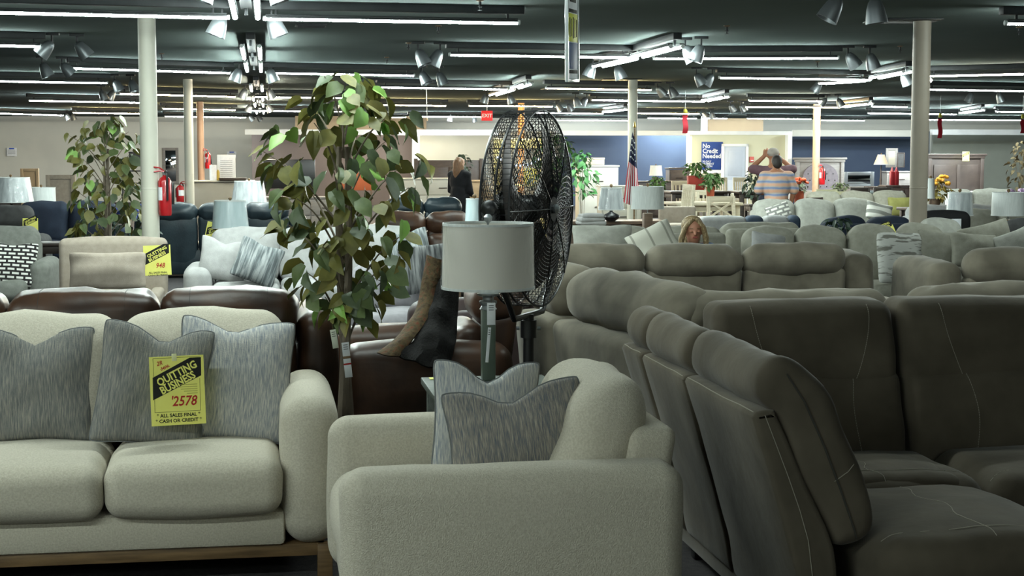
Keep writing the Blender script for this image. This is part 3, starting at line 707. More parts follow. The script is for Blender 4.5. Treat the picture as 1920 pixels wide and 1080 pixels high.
# ------------------------------------------------------------------ end table with lamp
M_greywood = mat('grey_green_wood', (86, 92, 86), (104, 110, 102), rough=.55, scale=6, stretch=(1, 10, 10), bump=.1)
def end_table(label, loc, rotz, w, d, h, m, name='end_table', group=None, shelf=True):
    T = thing(name, label, 'table', loc, rotz, group)
    obj('table_top', bbox(w, d, .035, (0, 0, h - .0175), .006), m, T)
    obj('apron', bbox(w - .06, d - .06, .09, (0, 0, h - .08), .004), m, T)
    for sx in (-1, 1):
        for sy in (-1, 1): obj('leg', rbox(.05, .05, h - .03, .005, (sx * (w / 2 - .05), sy * (d / 2 - .05), (h - .03) / 2), n=1, m=1), m, T)
    if shelf: obj('shelf', bbox(w - .08, d - .08, .02, (0, 0, .15), .004), m, T)
    return T
et = end_table('grey green wooden end table behind the cream armchair', (-.10, 7.18, 0), TH, .60, .58, .61, M_greywood)
tg = thing('price_tag', 'small yellow card lying on the grey end table', 'price tag', lp(et, -.20, .22, .612), TH, 'small tags'); obj('card', bbox(.13, .06, .002, (0, 0, .001), .0004), M_yellow, tg)
obj('printed_line', bbox(.09, .004, .0006, (0, .01, .0024), .0002), M_ink, tg); obj('printed_line', bbox(.07, .004, .0006, (0, -.01, .0024), .0002), M_ink, tg)
M_wrap = mat('clear_plastic_wrap', (235, 240, 242), rough=.06, alpha=.10, spec=1.0, bump=.35, bscale=22)
def shade_geo(r0, r1, h, z0, n=36):
    return lathe([(r0, z0), (r1, z0 + h), (r1 - .004, z0 + h), (r0 - .004, z0), (r0, z0)], n, cap=False)
def table_lamp(label, loc, kind, r0, r1, sh, z_sh, msh, mbase, group=None, wrap=True, det=28):
    """kind: square column, bottle, ginger jar, tripod, post"""
    T = thing('table_lamp', label, 'lamp', loc, TH, group)
    s = obj('lamp_shade', shade_geo(r0, r1, sh, z_sh, det), msh, T)
    for (r, z) in ((r0, z_sh), (r1, z_sh + sh)):
        obj('shade_trim', lathe([(r + .003, z - .006), (r + .003, z + .006), (r - .005, z + .006), (r - .005, z - .006)], det, cap=False), M_shade_white, s)
    obj('spider_bar', join(tube([(-r1, 0, z_sh + sh - .02), (r1, 0, z_sh + sh - .02)], .003, 5), tube([(0, -r1, z_sh + sh - .02), (0, r1, z_sh + sh - .02)], .003, 5)), M_silver, T)
    obj('finial', lathe([(.004, z_sh + sh - .02), (.006, z_sh + sh + .005), (.018, z_sh + sh + .018), (.02, z_sh + sh + .032), (.01, z_sh + sh + .045)], 10), M_silver if kind == 'square' else M_oak, T)
    obj('lamp_rod', tube([(0, 0, z_sh - .06), (0, 0, z_sh + sh - .01)], .006, 8), M_silver, T)
    if wrap:
        n_, V, Fc = 64, [], []
        for j in range(9):
            t = -.015 + 1.03 * j / 8
            for i in range(n_):
                a = 2 * pi * i / n_; rr = r0 + (r1 - r0) * t + .004
                rr += .006 * max(0, noise.noise(Vector((math.cos(a) * 5, math.sin(a) * 5, t * 1.6 + loc[0] * 7)))) + .003 * max(0, noise.noise(Vector((math.cos(a) * 14 + t * 5, math.sin(a) * 14, t * 3))))
                V.append(Vector((rr * math.cos(a), rr * math.sin(a), z_sh + sh * t)))
        for j in range(8):
            for i in range(n_): Fc.append((j * n_ + i, j * n_ + (i + 1) % n_, (j + 1) * n_ + (i + 1) % n_, (j + 1) * n_ + i))
        obj('plastic_wrap', (V, Fc), M_wrap, s)
    if kind == 'square':
        obj('collar', lathe([(.036, z_sh - .105), (.04, z_sh - .1), (.03, z_sh - .085), (.042, z_sh - .07), (.042, z_sh - .064), (.026, z_sh - .058), (.026, z_sh - .045), (.05, z_sh - .036), (.052, z_sh - .028), (.014, z_sh - .02), (.012, z_sh + .02)], 20), M_silver, T)
        obj('lamp_column', bbox(.062, .062, z_sh - .13, (0, 0, .03 + (z_sh - .13) / 2), .006), mbase, T)
        obj('lamp_foot', bbox(.15, .15, .03, (0, 0, .015), .004), M_silver, T)
    elif kind == 'jar':
        k = z_sh / .4
        obj('lamp_body', lathe([(.05, 0), (.06, .012), (.075, .06 * k), (.105, .15 * k), (.10, .21 * k), (.05, .28 * k), (.022, .32 * k), (.018, .36 * k), (.018, z_sh - .02)], 20), mbase, T)
    elif kind == 'bottle':
        obj('lamp_body', lathe([(.07, 0), (.07, .02), (.03, .03), (.022, .08), (.035, .16), (.022, .24), (.016, z_sh - .02)], 16), mbase, T)
    else:
        obj('lamp_body', bbox(.10, .10, z_sh - .05, (0, 0, (z_sh - .05) / 2), .01), mbase, T)
        obj('lamp_foot', bbox(.14, .14, .02, (0, 0, .01), .004), mbase, T)
    return T
tl = table_lamp('drum lamp wrapped in clear plastic on the grey end table', lp(et, -.02, -.06, .61), 'square', .214, .208, .292, .462, M_shade_wrap, mat('green_grey_stone', (74, 86, 76), (88, 98, 88), rough=.4, scale=6))
def hang_tag(label, p, w, h, pieces, rz=TH, tilt=0, group='small tags', cat='tag'):
    T = thing('paper_tag', label, cat, p, 0, group, (0, tilt, rz))
    obj('string', tube([(0, 0, 0), (0, 0, .03)], .001, 4), M_oak, T)
    z = 0
    for (hh, mm) in pieces:
        obj('paper', bbox(w, .0012, hh, (0, 0, z - hh / 2), .0003), mm, T); z -= hh
    for i in range(3): obj('printed_line', bbox(w * .6, .0006, .003, (0, -.001, -.012 - i * .01), .0002), M_ink, T)
    return T
hang_tag('white square tag hanging from the plastic wrapped drum lamp', W(921, 568, 6.98), .038, .1, ((.10, M_paperw),))
hang_tag('long narrow curling label hanging from the drum lamp column', W(918, 614, 6.98), .014, .16, ((.16, M_paperw),), tilt=.08)
# ------------------------------------------------------------------ drum fan
FY = 7.9
fc = W(991, 391, FY); fan = thing('drum_fan', 'large black caged drum fan on a stand', 'fan', (fc.x, fc.y, 0), 0)
R = .497; FA = rad(70)                                 # axis turned to the right of the viewer
AX = Matrix.Translation((0, 0, fc.z)) @ Matrix.Rotation(FA - pi / 2, 4, 'Z') @ Matrix.Rotation(pi / 2, 4, 'Y') 
# cage is built along local +z (front) and then turned by AX; +z -> world direction to the right and toward the viewer
M_wire = mat('black_fan_wire', (20, 21, 24), rough=.3, metal=.3, spec=.7)
def ringpts(r, z, n=44): return [Vector((r * math.cos(2 * pi * i / n), r * math.sin(2 * pi * i / n), z)) for i in range(n)]
def prof_z(r, side): return side * (.075 + .055 * (1 - (r / R) ** 2.2))
for side, nm in ((1, 'front_grille'), (-1, 'rear_grille')):
    gs = [tube(ringpts(R * k / 27, prof_z(R * k / 27, side)), .0018, 3, True) for k in range(3, 28)]
    for i in range(120):
        a = 4 * pi * i / 120; tw = .8 if i < 60 else -.8
        gs.append(tube([Vector((R * t * math.cos(a + tw * t), R * t * math.sin(a + tw * t), prof_z(R * t, side))) for t in (.12, .3, .5, .7, .85, 1.0)], .0018, 3))
    stuff(obj(nm, xf(join(*gs), AX), M_wire, fan))
    gs = [tube([Vector((R * t * math.cos(a), R * t * math.sin(a), prof_z(R * t, side) + side * .004)) for t in (.1, .35, .6, .85, 1.0)], .0035, 5) for a in [2 * pi * i / 8 for i in range(8)]]
    obj('grille_rib', xf(join(*gs), AX), M_wire, fan)['kind'] = 'stuff'
    obj('grille_hub', xf(lathe([(.0, prof_z(0, side) - .004), (.062, prof_z(0, side) - .004), (.062, prof_z(0, side) + .006), (.0, prof_z(0, side) + .006)], 20), AX), M_black, fan)
gs = []
for i in range(110):
    a = 2 * pi * i / 110; gs.append(tube([Vector((R * math.cos(a), R * math.sin(a), -.075)), Vector((R * math.cos(a), R * math.sin(a), .075))], .0022, 4))
stuff(obj('drum_wires', xf(join(*gs), AX), M_wire, fan))
for z in (-.075, 0, .075): obj('drum_ring', xf(tube(ringpts(R, z, 60), .006, 6, True), AX), M_black, fan)
M_blade = mat('fan_blade_grey', (58, 52, 49), (68, 61, 57), rough=.5, metal=.3)
for i in range(3):
    a0 = 2 * pi * i / 3 + 2.2; V, Fc = [], []
    for s in (0, 1):
        for r_ in (.08, .2, .32, .43):
            for k in range(6):
                w = (.7 + .95 * (r_ / .43)) * (k / 5 - .5); V.append(Vector((r_ * math.cos(a0 + w), r_ * math.sin(a0 + w), .10 * (k / 5 - .5) + s * .003)))
    for i_ in range(3):
        for k in range(5):
            a = i_ * 6 + k; Fc.append((a, a + 6, a + 7, a + 1)); b = 24 + a; Fc.append((b, b + 1, b + 7, b + 6))
    obj('fan_blade', xf((V, Fc), AX), M_blade, fan)
obj('blade_hub', xf(lathe([(.0, -.05), (.07, -.05), (.07, .03), (.05, .06), (.0, .065)], 20), AX), M_black, fan)
obj('chrome_cap', xf(lathe([(.0, .133), (.02, .133), (.026, .150), (.015, .165), (.0, .167)], 14), AX), M_silver, fan)
obj('motor', xf(lathe([(.0, -.17), (.07, -.17), (.085, -.15), (.085, -.05), (.0, -.05)], 20), AX), M_black, fan)
obj('motor_box', xf(bbox(.12, .10, .09, (.05, .03, -.17), .01), AX), M_black, fan)
# U bracket in the plane of the drum, with a knob at its top left
dirp = (AX.to_3x3() @ Vector((0, 1, 0)))                # horizontal direction across the drum
side = Vector((dirp.x, dirp.y, 0)).normalized(); cz = fc.z
pts = []
br = R + .045
for ang in (175, 190, 205, 220, 235): pts.append(side * (br * math.cos(rad(ang))) + Vector((0, 0, cz + br * math.sin(rad(ang)))))
pts.append(side * (-br * .40) + Vector((0, 0, cz - br - .005))); pts.append(side * (br * .40) + Vector((0, 0, cz - br - .005)))
for ang in (305, 320, 335, 350, 365): pts.append(side * (br * math.cos(rad(ang))) + Vector((0, 0, cz + br * math.sin(rad(ang)))))
obj('yoke_bracket', tube(pts, .016, 8), M_black, fan)
for s in (-1, 1):
    q = side * (s * (br + .02)) + Vector((0, 0, cz + .02))
    obj('tilt_knob', xf(lathe([(.0, -.02), (.03, -.02), (.038, -.01), (.038, .015), (.025, .028), (.0, .03)], 14), Matrix.Translation(q) @ Vector((0, 0, 1)).rotation_difference(side * s).to_matrix().to_4x4()), M_black, fan)
obj('knob_plate', bbox(.05, .05, .16, tuple(side * (-(br + .0)) + Vector((0, 0, cz - .05))), .01), M_black, fan)
obj('stand_pole', tube([(0, 0, .05), (0, 0, cz - br)], .028, 14), M_black, fan)
obj('pole_collar', tube([(0, 0, cz - br - .12), (0, 0, cz - br - .03)], .042, 14), M_black, fan)
for s in (-1, 1): obj('bolt', tube([(s * .045, -.02, cz - br - .07), (s * .062, -.02, cz - br - .07)], .009, 8), M_silver, fan)
obj('stand_base', lathe([(.0, 0), (.30, 0), (.30, .02), (.26, .04), (.05, .06), (.0, .06)], 28), M_black, fan)
# ------------------------------------------------------------------ ficus trees
LM = [mat('leaf_olive', (98, 98, 46), (126, 122, 62), rough=.5, scale=14), mat('leaf_green', (82, 98, 58), (106, 120, 76), rough=.45, scale=14),
      mat('leaf_dark', (66, 80, 54), (86, 98, 68), rough=.45, scale=14), mat('leaf_yellow_green', (128, 120, 60), (106, 108, 60), rough=.5, scale=14), mat('leaf_bright', (138, 184, 90), (158, 198, 112), rough=.4, scale=10)]
def leaf_geo(L=1.0, wd=.72, fold=.18, droop=.22):
    st = [(0, 0), (.08, .26), (.22, .42), (.42, .5), (.62, .40), (.80, .22), (.93, .07), (1.0, 0)]
    V, Fc = [], []
    for i, (y, w) in enumerate(st):
        z = -droop * y * y
        for s in (-1, 0, 1):
            V.append(Vector((s * w * wd * L, y * L - (.06 * L if (s and i == 1) else 0), (z + (fold * w if s else 0) + (.02 * math.sin(i * 2.1 + s)) * abs(s)) * L)))
    for i in range(len(st) - 1):
        a = i * 3; Fc.append((a, a + 1, a + 4, a + 3)); Fc.append((a + 1, a + 2, a + 5, a + 4))
    return V, Fc
LEAF = {}
def leaf_mesh(L, k, v):
    key = (L, k, v)
    if key not in LEAF: LEAF[key] = mesh('leaf', leaf_geo(L, (.72, .62, .8)[v], (.16, .3, .08)[v], (.2, .45, .1)[v]), LM[k])
    return LEAF[key]
def ficus(label, base, prof, count, L, stems, seed, lean=(0, 0), twigs=26, cat='tree', group='artificial ficus trees', bright=.09):
    """prof: (z, radius) pairs of the crown outline"""
    rng = random.Random(seed); T = thing('ficus_tree', label, cat, base, 0, group)
    zs = [p[0] for p in prof]; z0, z1 = min(zs), max(zs)
    def rad_at(z):
        for (a, ra), (b, rb) in zip(prof[:-1], prof[1:]):
            if a <= z <= b: return ra + (rb - ra) * (z - a) / (b - a)
        return .05
    for i in range(stems):
        a = 2 * pi * i / stems; pts = [(.025 * math.cos(a + t * 4) + lean[0] * t, .025 * math.sin(a + t * 4) + lean[1] * t, .0 + t * (z1 - .35)) for t in [k / 9 for k in range(10)]]
        obj('trunk', tube(pts, .02, 8, rs=[.030 - .018 * k / 9 for k in range(10)]), M_bark, T)
    obj('planter', lathe([(.0, 0), (.12, 0), (.16, .22), (.165, .24), (.14, .24), (.13, .2), (.0, .2)], 20), M_blackmatte, T)
    tw = []
    for i in range(twigs):
        z = z0 + (z1 - z0) * (i + .5) / twigs; a = i * 2.4 + rng.uniform(-.3, .3); r = rad_at(z) * rng.uniform(.6, 1.0)
        zb = max(z0 * .8, z - .22 - r * .4); t = zb / (z1 - .35)
        s = Vector((lean[0] * t, lean[1] * t, zb)); e = Vector((r * math.cos(a) + lean[0], r * math.sin(a) + lean[1], z))
        mid = s.lerp(e, .55) + Vector((0, 0, .05))
        pts = spline([s, mid, e], 4); tw.append(pts)
        obj('branch', tube(pts, .005, 5, rs=[.007 - .005 * k / (len(pts) - 1) for k in range(len(pts))]), M_bark, T)
    for i in range(count):
        z = z0 + (z1 - z0) * ((i + rng.random()) / count); a = rng.uniform(0, 2 * pi); r = rad_at(z) * math.sqrt(rng.uniform(.12, 1.08))
        p = Vector((r * math.cos(a) + lean[0], r * math.sin(a) + lean[1], z))
        if rng.random() < .45:
            w = tw[min(len(tw) - 1, max(0, int((z - z0) / (z1 - z0) * len(tw)) + rng.randint(-1, 1)))]; p = w[rng.randint(len(w) // 2, len(w) - 1)] + Vector((rng.uniform(-.05, .05), rng.uniform(-.05, .05), rng.uniform(-.05, .05)))
        k = 4 if rng.random() < bright else rng.choices((0, 1, 2, 3), (5, 4, 3, 3))[0]
        l = obj('leaf', leaf_mesh(L, k, rng.randint(0, 2)), None, T, p)
        l.scale = (rng.uniform(.78, 1.12),) * 3
        out = math.atan2(p.y - lean[1], p.x - lean[0])
        l.rotation_euler = (rng.uniform(-1.25, -.35), rng.uniform(-.9, .9), out - pi / 2 + rng.uniform(-.9, .9))
    return T
fb = G(646, 7.35)
big = ficus('tall artificial ficus tree between the cream sofa and cream armchair', fb, [(.93, .1), (1.02, .22), (1.15, .27), (1.32, .33), (1.5, .38), (1.64, .41), (1.78, .37), (1.9, .30), (2.0, .16), (2.07, .06)], 298, .115, 2, 3)
hang_tag('white and green square tag tied on the tall ficus trunk', W(624, 618, 7.28), .028, .07, ((.09, mat('pale_tag', (200, 204, 188), rough=.8)),), tilt=-.15)
hang_tag('long white tag with red stripe tied on the tall ficus trunk', W(647, 642, 7.27), .035, .1, ((.066, M_paperw), (.012, M_oak), (.022, M_paperw), (.008, M_redink), (.06, M_paperw)), tilt=-.1)
sb = G(205, 17.2)
ficus('shorter artificial ficus tree beside the first cream column', sb, [(.72, .15), (.85, .42), (1.0, .45), (1.2, .42), (1.5, .40), (1.75, .42), (1.9, .40), (2.02, .25), (2.1, .1)], 240, .14, 3, 8, twigs=30, bright=.06)
# ------------------------------------------------------------------ the other taupe sofas behind the near sectional
def puffy_back(T, x0, x1, y, m, zt=1.05, i=0, hr=.28, th=.28, flip=1, seam=True):
    """one rear-facing seat back: rolled headrest over a lower panel; y is the rear face, flip=1 when the rear looks to -y"""
    w = x1 - x0; xc = (x0 + x1) / 2
    hd = obj('headrest', rbox(w - .012, th, hr, .115, (xc, y + flip * th / 2, zt - hr / 2), puff=(.012, .03, .02), n=4, m=7, lump=.026, seed=i + 7, lfreq=7), m, T)
    obj('back_panel', rbox(w - .010, .2, zt - hr - .08, .05, (xc, y + flip * .13, (zt - hr - .08) / 2 + .1), puff=(0, .03, .015), n=3, m=5, shear=-.10 * flip, lump=.01, seed=i), m, T)
    return hd
# corner sectional whose outer corner points at the viewer
B0 = Vector((.79, 7.36, 0))
sb2 = thing('sectional_sofa', 'lighter taupe reclining sectional with rolled headrests, behind the near dark sectional', 'sofa', B0, TH)
for i, (a, b) in enumerate(((.02, 1.12), (1.24, 2.1), (2.11, 3.0))): puffy_back(sb2, a, b, 0, M_taupe2, 1.0 + (.03 if i else 0), i)
obj('console', rbox(.11, .5, .86, .05, (1.18, .22, .53), n=2, m=2), M_taupe2, sb2)
wing = Matrix.Rotation(rad(101), 4, 'Z')
for i, (a, b) in enumerate(((.0, 1.45), (1.46, 2.05))):
    w = b - a; zt = 1.035
    g = rbox(w - .012, .28, .30, .12, ((a + b) / 2, -.13, zt - .15), puff=(.012, .03, .02), n=4, m=7, lump=.026, seed=i + 17, lfreq=6)
    obj('headrest', xf(g, wing), M_taupe2, sb2)
    g = rbox(w - .01, .24, zt - .38, .06, ((a + b) / 2, -.12, (zt - .38) / 2 + .1), puff=(0, .04, .015), n=3, m=5, shear=.14, lump=.012, seed=i + 3)
    obj('back_panel', xf(g, wing), M_taupe2, sb2)
for (x, y, sx, sy) in ((1.6, .6, 2.6, .62), (.62, 1.4, .6, 1.7)): obj('seat_pad', rbox(sx, sy, .26, .09, (x, y, .36), puff=(.02, .02, .03), n=2, m=5), M_taupe2, sb2)
for q in ((.2, .2), (2.8, .2), (.2, 1.8)): obj('leg', rbox(.06, .06, .1, .008, (q[0], q[1], .05), n=1, m=1), M_blackmatte, sb2)
# straight taupe reclining sofa seen from behind, the seated woman beyond it
c0 = G(1367, 11.95)
recliner('taupe reclining sofa seen from behind, in front of the seated woman', c0 + Vector((-.35, .1, 0)), rad(5) + pi, (.80, .74, .80), M_taupe2, d=.98, back_h=1.0, arm_w=.24, arm_h=.92, arms=(1, 0), det=4, hr=.24)
recliner('taupe reclining sofa seen from behind at the right edge', G(1962, 11.6), rad(5) + pi, (.8, .8), M_taupe2, d=.98, back_h=1.0, arm_w=.26, arm_h=.90, arms=(0, 1), det=4, hr=.26)
# ------------------------------------------------------------------ builders for the deep showroom
def bush(label, loc, h, r, m, seed=0, n=150, L=.06, pot=None, pr=.07, ph=.12, group='potted plants', cat='plant', flowers=None, stem_h=0, name='potted_plant', spread=1.0):
    rng = random.Random(seed); T = thing(name, label, cat, loc, 0, group)
    if pot is not None: obj('pot', lathe([(.0, 0), (pr * .75, 0), (pr, ph), (pr * 1.06, ph), (pr * 1.06, ph + .015), (pr * .9, ph + .015), (pr * .85, ph - .01), (.0, ph - .01)], 16), pot, T)
    z0 = (ph if pot is not None else 0) + stem_h
    gs = []
    lg = leaf_geo(1.0, .6, .2, .3)
    for i in range(n):
        a = rng.uniform(0, 2 * pi); t = rng.random(); rr = r * math.sqrt(rng.random()) * (math.sin(pi * min(1, .15 + .8 * t)) * .8 + .2)
        p = Vector((rr * math.cos(a) * spread, rr * math.sin(a), z0 + h * t))
        M = Matrix.Translation(p) @ Euler((rng.uniform(-1.2, .3), rng.uniform(-.6, .6), a - pi / 2 + rng.uniform(-.8, .8))).to_matrix().to_4x4() @ Matrix.Scale(L * rng.uniform(.7, 1.2), 4)
        gs.append(xf(lg, M))
    stuff(obj('foliage', join(*gs), m, T))
    st = [tube([(0, 0, z0 - stem_h - .01), (.15 * r * math.cos(k), .15 * r * math.sin(k), z0 + h * .3), (r * .6 * math.cos(k), r * .6 * math.sin(k), z0 + h * .8)], .005, 4) for k in (0, 1.6, 3.1, 4.6)]
    stuff(obj('stems', join(*st), M_bark, T))
    if flowers is not None:
        fm, fn, fr = flowers
        for i in range(fn):
            a = 2 * pi * i / fn + rng.uniform(-.3, .3); rr = r * rng.uniform(.3, 1.0); q = (rr * math.cos(a), rr * math.sin(a), z0 + h * rng.uniform(.75, 1.1))
            obj('flower', rbox(fr * 2, fr * 2, fr * 1.3, fr * .6, q, n=2, m=2, lump=fr * .5, seed=i, lfreq=30), fm, T)
    return T
M_fern = mat('fern_green', (58, 92, 44), (84, 116, 60), rough=.55, scale=10)
M_darkgreen = mat('deep_green_leaf', (36, 54, 42), (52, 70, 54), rough=.55, scale=10)
M_bright = mat('fresh_green_leaf', (60, 128, 66), (88, 150, 84), rough=.5, scale=10)
M_terra = mat('terracotta', (152, 70, 44), (138, 60, 38), rough=.7, scale=6)
M_navy = mat('navy_fabric', (26, 34, 50), (34, 44, 60), rough=.9, scale=6, bump=.1)
M_navyleather = mat('blue_black_leather', (28, 38, 44), (40, 52, 58), rough=.38, scale=5, bump=.15, bscale=40)
M_charcoal = mat('charcoal_fabric', (58, 58, 58), (70, 70, 70), rough=.92, scale=10)
M_grey = mat('mid_grey_fabric', (104, 106, 100), (116, 118, 112), rough=.93, scale=20, bump=.15, bscale=150)
M_lgrey = mat('light_grey_fabric', (150, 150, 142), (162, 162, 154), rough=.93, scale=18, bump=.15, bscale=120)
M_pale = mat('pale_grey_white_fabric', (148, 148, 147), (160, 160, 159), rough=.93, scale=14, bump=.2, bscale=120)
M_sand = mat('sand_beige_fabric', (136, 126, 114), (146, 136, 124), rough=.93, scale=20, bump=.12, bscale=150)
M_greige = mat('greige_fabric', (138, 136, 124), (150, 148, 136), rough=.93, scale=18, bump=.15, bscale=120)
M_espresso = mat('espresso_wood', (44, 36, 32), (58, 48, 42), rough=.5, scale=5, stretch=(1, 8, 8))
M_brown = mat('brown_wood', (92, 74, 60), (106, 86, 70), rough=.5, scale=5, stretch=(1, 8, 8))
M_washed = mat('whitewashed_wood', (188, 178, 154), (202, 192, 170), rough=.6, scale=5, stretch=(1, 8, 8))
M_cwhite = mat('cabinet_white', (176, 176, 166), (184, 184, 174), rough=.5, scale=3)
M_greyoak = mat('grey_washed_wood', (122, 118, 114), (134, 130, 126), rough=.6, scale=5, stretch=(1, 8, 8))
M_stripeg = mat('grey_stripe_weave', (84, 90, 92), (150, 154, 154), c3=(116, 122, 124), rough=.95, scale=5, stretch=(9, .8, 1), ramp=(.4, .6), bump=.4, bscale=120)
M_check = None
def checker(name, c1, c2, sx, sy):
    m = mat(name, c1, rough=.95); nt = m.node_tree; N = nt.nodes; L = nt.links
    tc = N.new('ShaderNodeTexCoord'); mp = N.new('ShaderNodeMapping'); mp.inputs['Scale'].default_value = (sx, sy, 1)
    L.new(tc.outputs['Object'], mp.inputs[0]); b = N.new('ShaderNodeTexBrick'); L.new(mp.outputs[0], b.inputs['Vector'])
    b.inputs['Scale'].default_value = 1; b.inputs['Color1'].default_value = lin(c2); b.inputs['Color2'].default_value = lin(c2); b.inputs['Mortar'].default_value = lin(c1)
    b.inputs['Mortar Size'].default_value = .13; b.inputs['Brick Width'].default_value = 1.0; b.inputs['Row Height'].default_value = .5; b.inputs['Mortar Smooth'].default_value = .1
    L.new(b.outputs['Color'], N['Principled BSDF'].inputs['Base Color']); return m
def bands(name, stops, sc, rough=.9, axis=2, wob=.0):
    """repeating colour bands along one axis of the object"""
    m = mat(name, stops[0][1], rough=rough); nt = m.node_tree; N = nt.nodes; L = nt.links
    tc = N.new('ShaderNodeTexCoord'); sp = N.new('ShaderNodeSeparateXYZ'); L.new(tc.outputs['Object'], sp.inputs[0])
    mu = N.new('ShaderNodeMath'); mu.operation = 'MULTIPLY'; mu.inputs[1].default_value = sc; L.new(sp.outputs[axis], mu.inputs[0])
    nz = N.new('ShaderNodeTexNoise'); nz.inputs['Scale'].default_value = 9; L.new(tc.outputs['Object'], nz.inputs['Vector'])
    ad = N.new('ShaderNodeMath'); ad.operation = 'MULTIPLY_ADD'; ad.inputs[1].default_value = wob; L.new(nz.outputs['Fac'], ad.inputs[0]); L.new(mu.outputs[0], ad.inputs[2])
    fr = N.new('ShaderNodeMath'); fr.operation = 'FRACT'; L.new(ad.outputs[0], fr.inputs[0])
    r = N.new('ShaderNodeValToRGB'); e = r.color_ramp.elements
    while len(e) > 1: e.remove(e[-1])
    e[0].position = stops[0][0]; e[0].color = lin(stops[0][1])
    for p, c in stops[1:]: k = e.new(p); k.color = lin(c)
    L.new(fr.outputs[0], r.inputs[0]); L.new(r.outputs[0], N['Principled BSDF'].inputs['Base Color']); return m
# ------------------------------------------------------------------ left of the picture
p = G(0, 15.2); gc = sofa('dark grey armchair with a checkered pillow at the left edge', p, TH, 1.08, .95, M_grey, seats=1, arm_w=.2, arm_h=.66, back_h=.93, name='armchair', cat='armchair')
pillow('black and white checkered pillow on the dark grey armchair', .50, .46, .15, W(22, 496, 14.85), (rad(74), rad(4), TH + .1), checker('black_white_check', (34, 32, 32), (206, 206, 200), 12, 13), None, chop=.02, seed=11)
# beige accent chair
ac = thing('armchair', 'beige accent chair with a straight back, behind the brown leather sofa', 'armchair', G(208, 13.9), TH)
obj('back', rbox(.97, .16, .62, .05, (0, .30, .60), n=4, m=4, puff=(0, .02, .03), shear=.08), M_sand, ac)
obj('seat_cushion', rbox(.72, .66, .2, .06, (0, -.08, .36), n=3, m=4, puff=(0, .02, .03)), M_sand, ac)
for s in (-1, 1): obj('arm', rbox(.12, .70, .30, .04, (s * .40, -.05, .32), n=3, m=3), M_sand, ac)
for sx in (-1, 1):
    for sy in (-1, 1): obj('leg', rbox(.05, .05, .2, .01, (sx * .40, sy * .32, .1), n=1, m=1), M_oak, ac)
pillow('plain beige lumbar pillow on the beige accent chair', .68, .34, .15, W(202, 508, 13.52), (rad(80), 0, TH), M_sand, None, k=.06, seed=12)
price_sign('yellow price sign marked 948 clipped to the beige accent chair', W(295, 488, 13.62), (rad(86), rad(-2), TH), '948', .235, .265, False)
price_sign('yellow price sign on the charcoal recliner at the left edge', W(57, 421, 19.72), (rad(86), 0, TH), '', .19, .16, False)
recliner('charcoal recliner at the left edge behind the dark grey armchair', G(15, 20.2), TH, (.62,), M_charcoal, d=.95, back_h=1.0, arm_w=.22, name='recliner', cat='recliner', hr=.3)
end_table('dark end table beside the charcoal recliner', G(106, 18.2), TH, .42, .5, .66, M_espresso, group='dark end tables')
t1 = end_table('dark console table under the two lamps at the left edge', G(45, 23.3), TH, 1.4, .9, .72, M_espresso, name='console_table')
table_lamp('wide lamp in crinkled plastic at the left edge', Vector((G(26, 22.95).x, 22.95, .72)), 'jar', .33, .27, .36, .27, M_shade_grey, M_espresso)
table_lamp('white drum lamp beside the crinkled plastic lamp at the left', Vector((G(84, 23.55).x, 23.5, .72)), 'post', .215, .21, .27, .20, M_shade_white, M_espresso, wrap=False)
sofa('navy blue fabric sofa behind the shorter ficus', G(128, 21.4) , TH, 1.7, .95, M_navy, seats=2, back_h=1.0, arm_h=.7)
recliner('blue black leather reclining sofa right of the first column, seen from behind', G(418, 21.6), TH + pi, (.62, .62, .62), M_navyleather, d=.95, back_h=1.02, arm_h=.85, hr=.24)
t2 = end_table('end table behind the white sofa', G(434, 17.4), TH, .5, .5, .62, M_brown)
table_lamp('pale blue lamp in plastic behind the white sofa', Vector((G(434, 17.4).x, 17.4, .62)), 'jar', .205, .175, .305, .245, M_shade_blue, M_brown)
t3 = end_table('end table beside the blue black leather sofa', G(470, 23.2), TH, .5, .5, .62, M_brown)
table_lamp('grey lamp in crinkled plastic behind the pale blue lamp', Vector((G(470, 23.2).x, 23.2, .62)), 'jar', .275, .215, .37, .30, M_shade_grey, M_espresso)
price_sign('yellow price sign standing left of the pale blue lamp', W(402, 438, 17.5), (rad(80), rad(12), TH), '', .2, .25, False)
ws = sofa('pale grey white sofa behind the tall ficus', G(588, 14.9), TH, 2.42, .98, M_pale, seats=3, arm_w=.26, arm_h=.64, back_h=.94, det=4, lean=.18)
pillow('plain pale pillow at the left arm of the pale white sofa', .46, .44, .17, W(418, 487, 14.45), (rad(72), rad(10), TH + .1), M_pale, None, chop=.05, seed=13)
pillow('grey striped pillow on the left of the pale white sofa', .44, .42, .16, W(483, 492, 14.35), (rad(70), rad(22), TH + .05), M_stripeg, None, chop=.02, seed=14)
pillow('grey striped pillow on the right of the pale white sofa', .42, .40, .16, W(768, 468, 14.55), (rad(72), rad(-12), TH), M_stripeg, None, chop=.03, seed=15)
M_lilac = mat('lilac_grey_fabric', (128, 126, 130), (138, 136, 140), rough=.93, scale=16)
ac2 = sofa('lilac grey armchair between the tall ficus and the drum lamp', G(742, 11.9), TH, .95, .9, M_lilac, seats=1, arm_w=.17, arm_h=.60, back_h=.80, name='armchair', cat='armchair')
pillow('dark grey striped pillow on the lilac grey armchair', .40, .40, .15, W(795, 505, 11.75), (rad(74), rad(-4), TH), mat('dark_stripe_weave', (58, 60, 62), (122, 124, 124), rough=.95, scale=5, stretch=(9, .8, 1), ramp=(.4, .6)), None, seed=16)
ct = thing('coffee_table', 'glass topped coffee table behind the leather recliner', 'table', G(676, 10.5), TH)
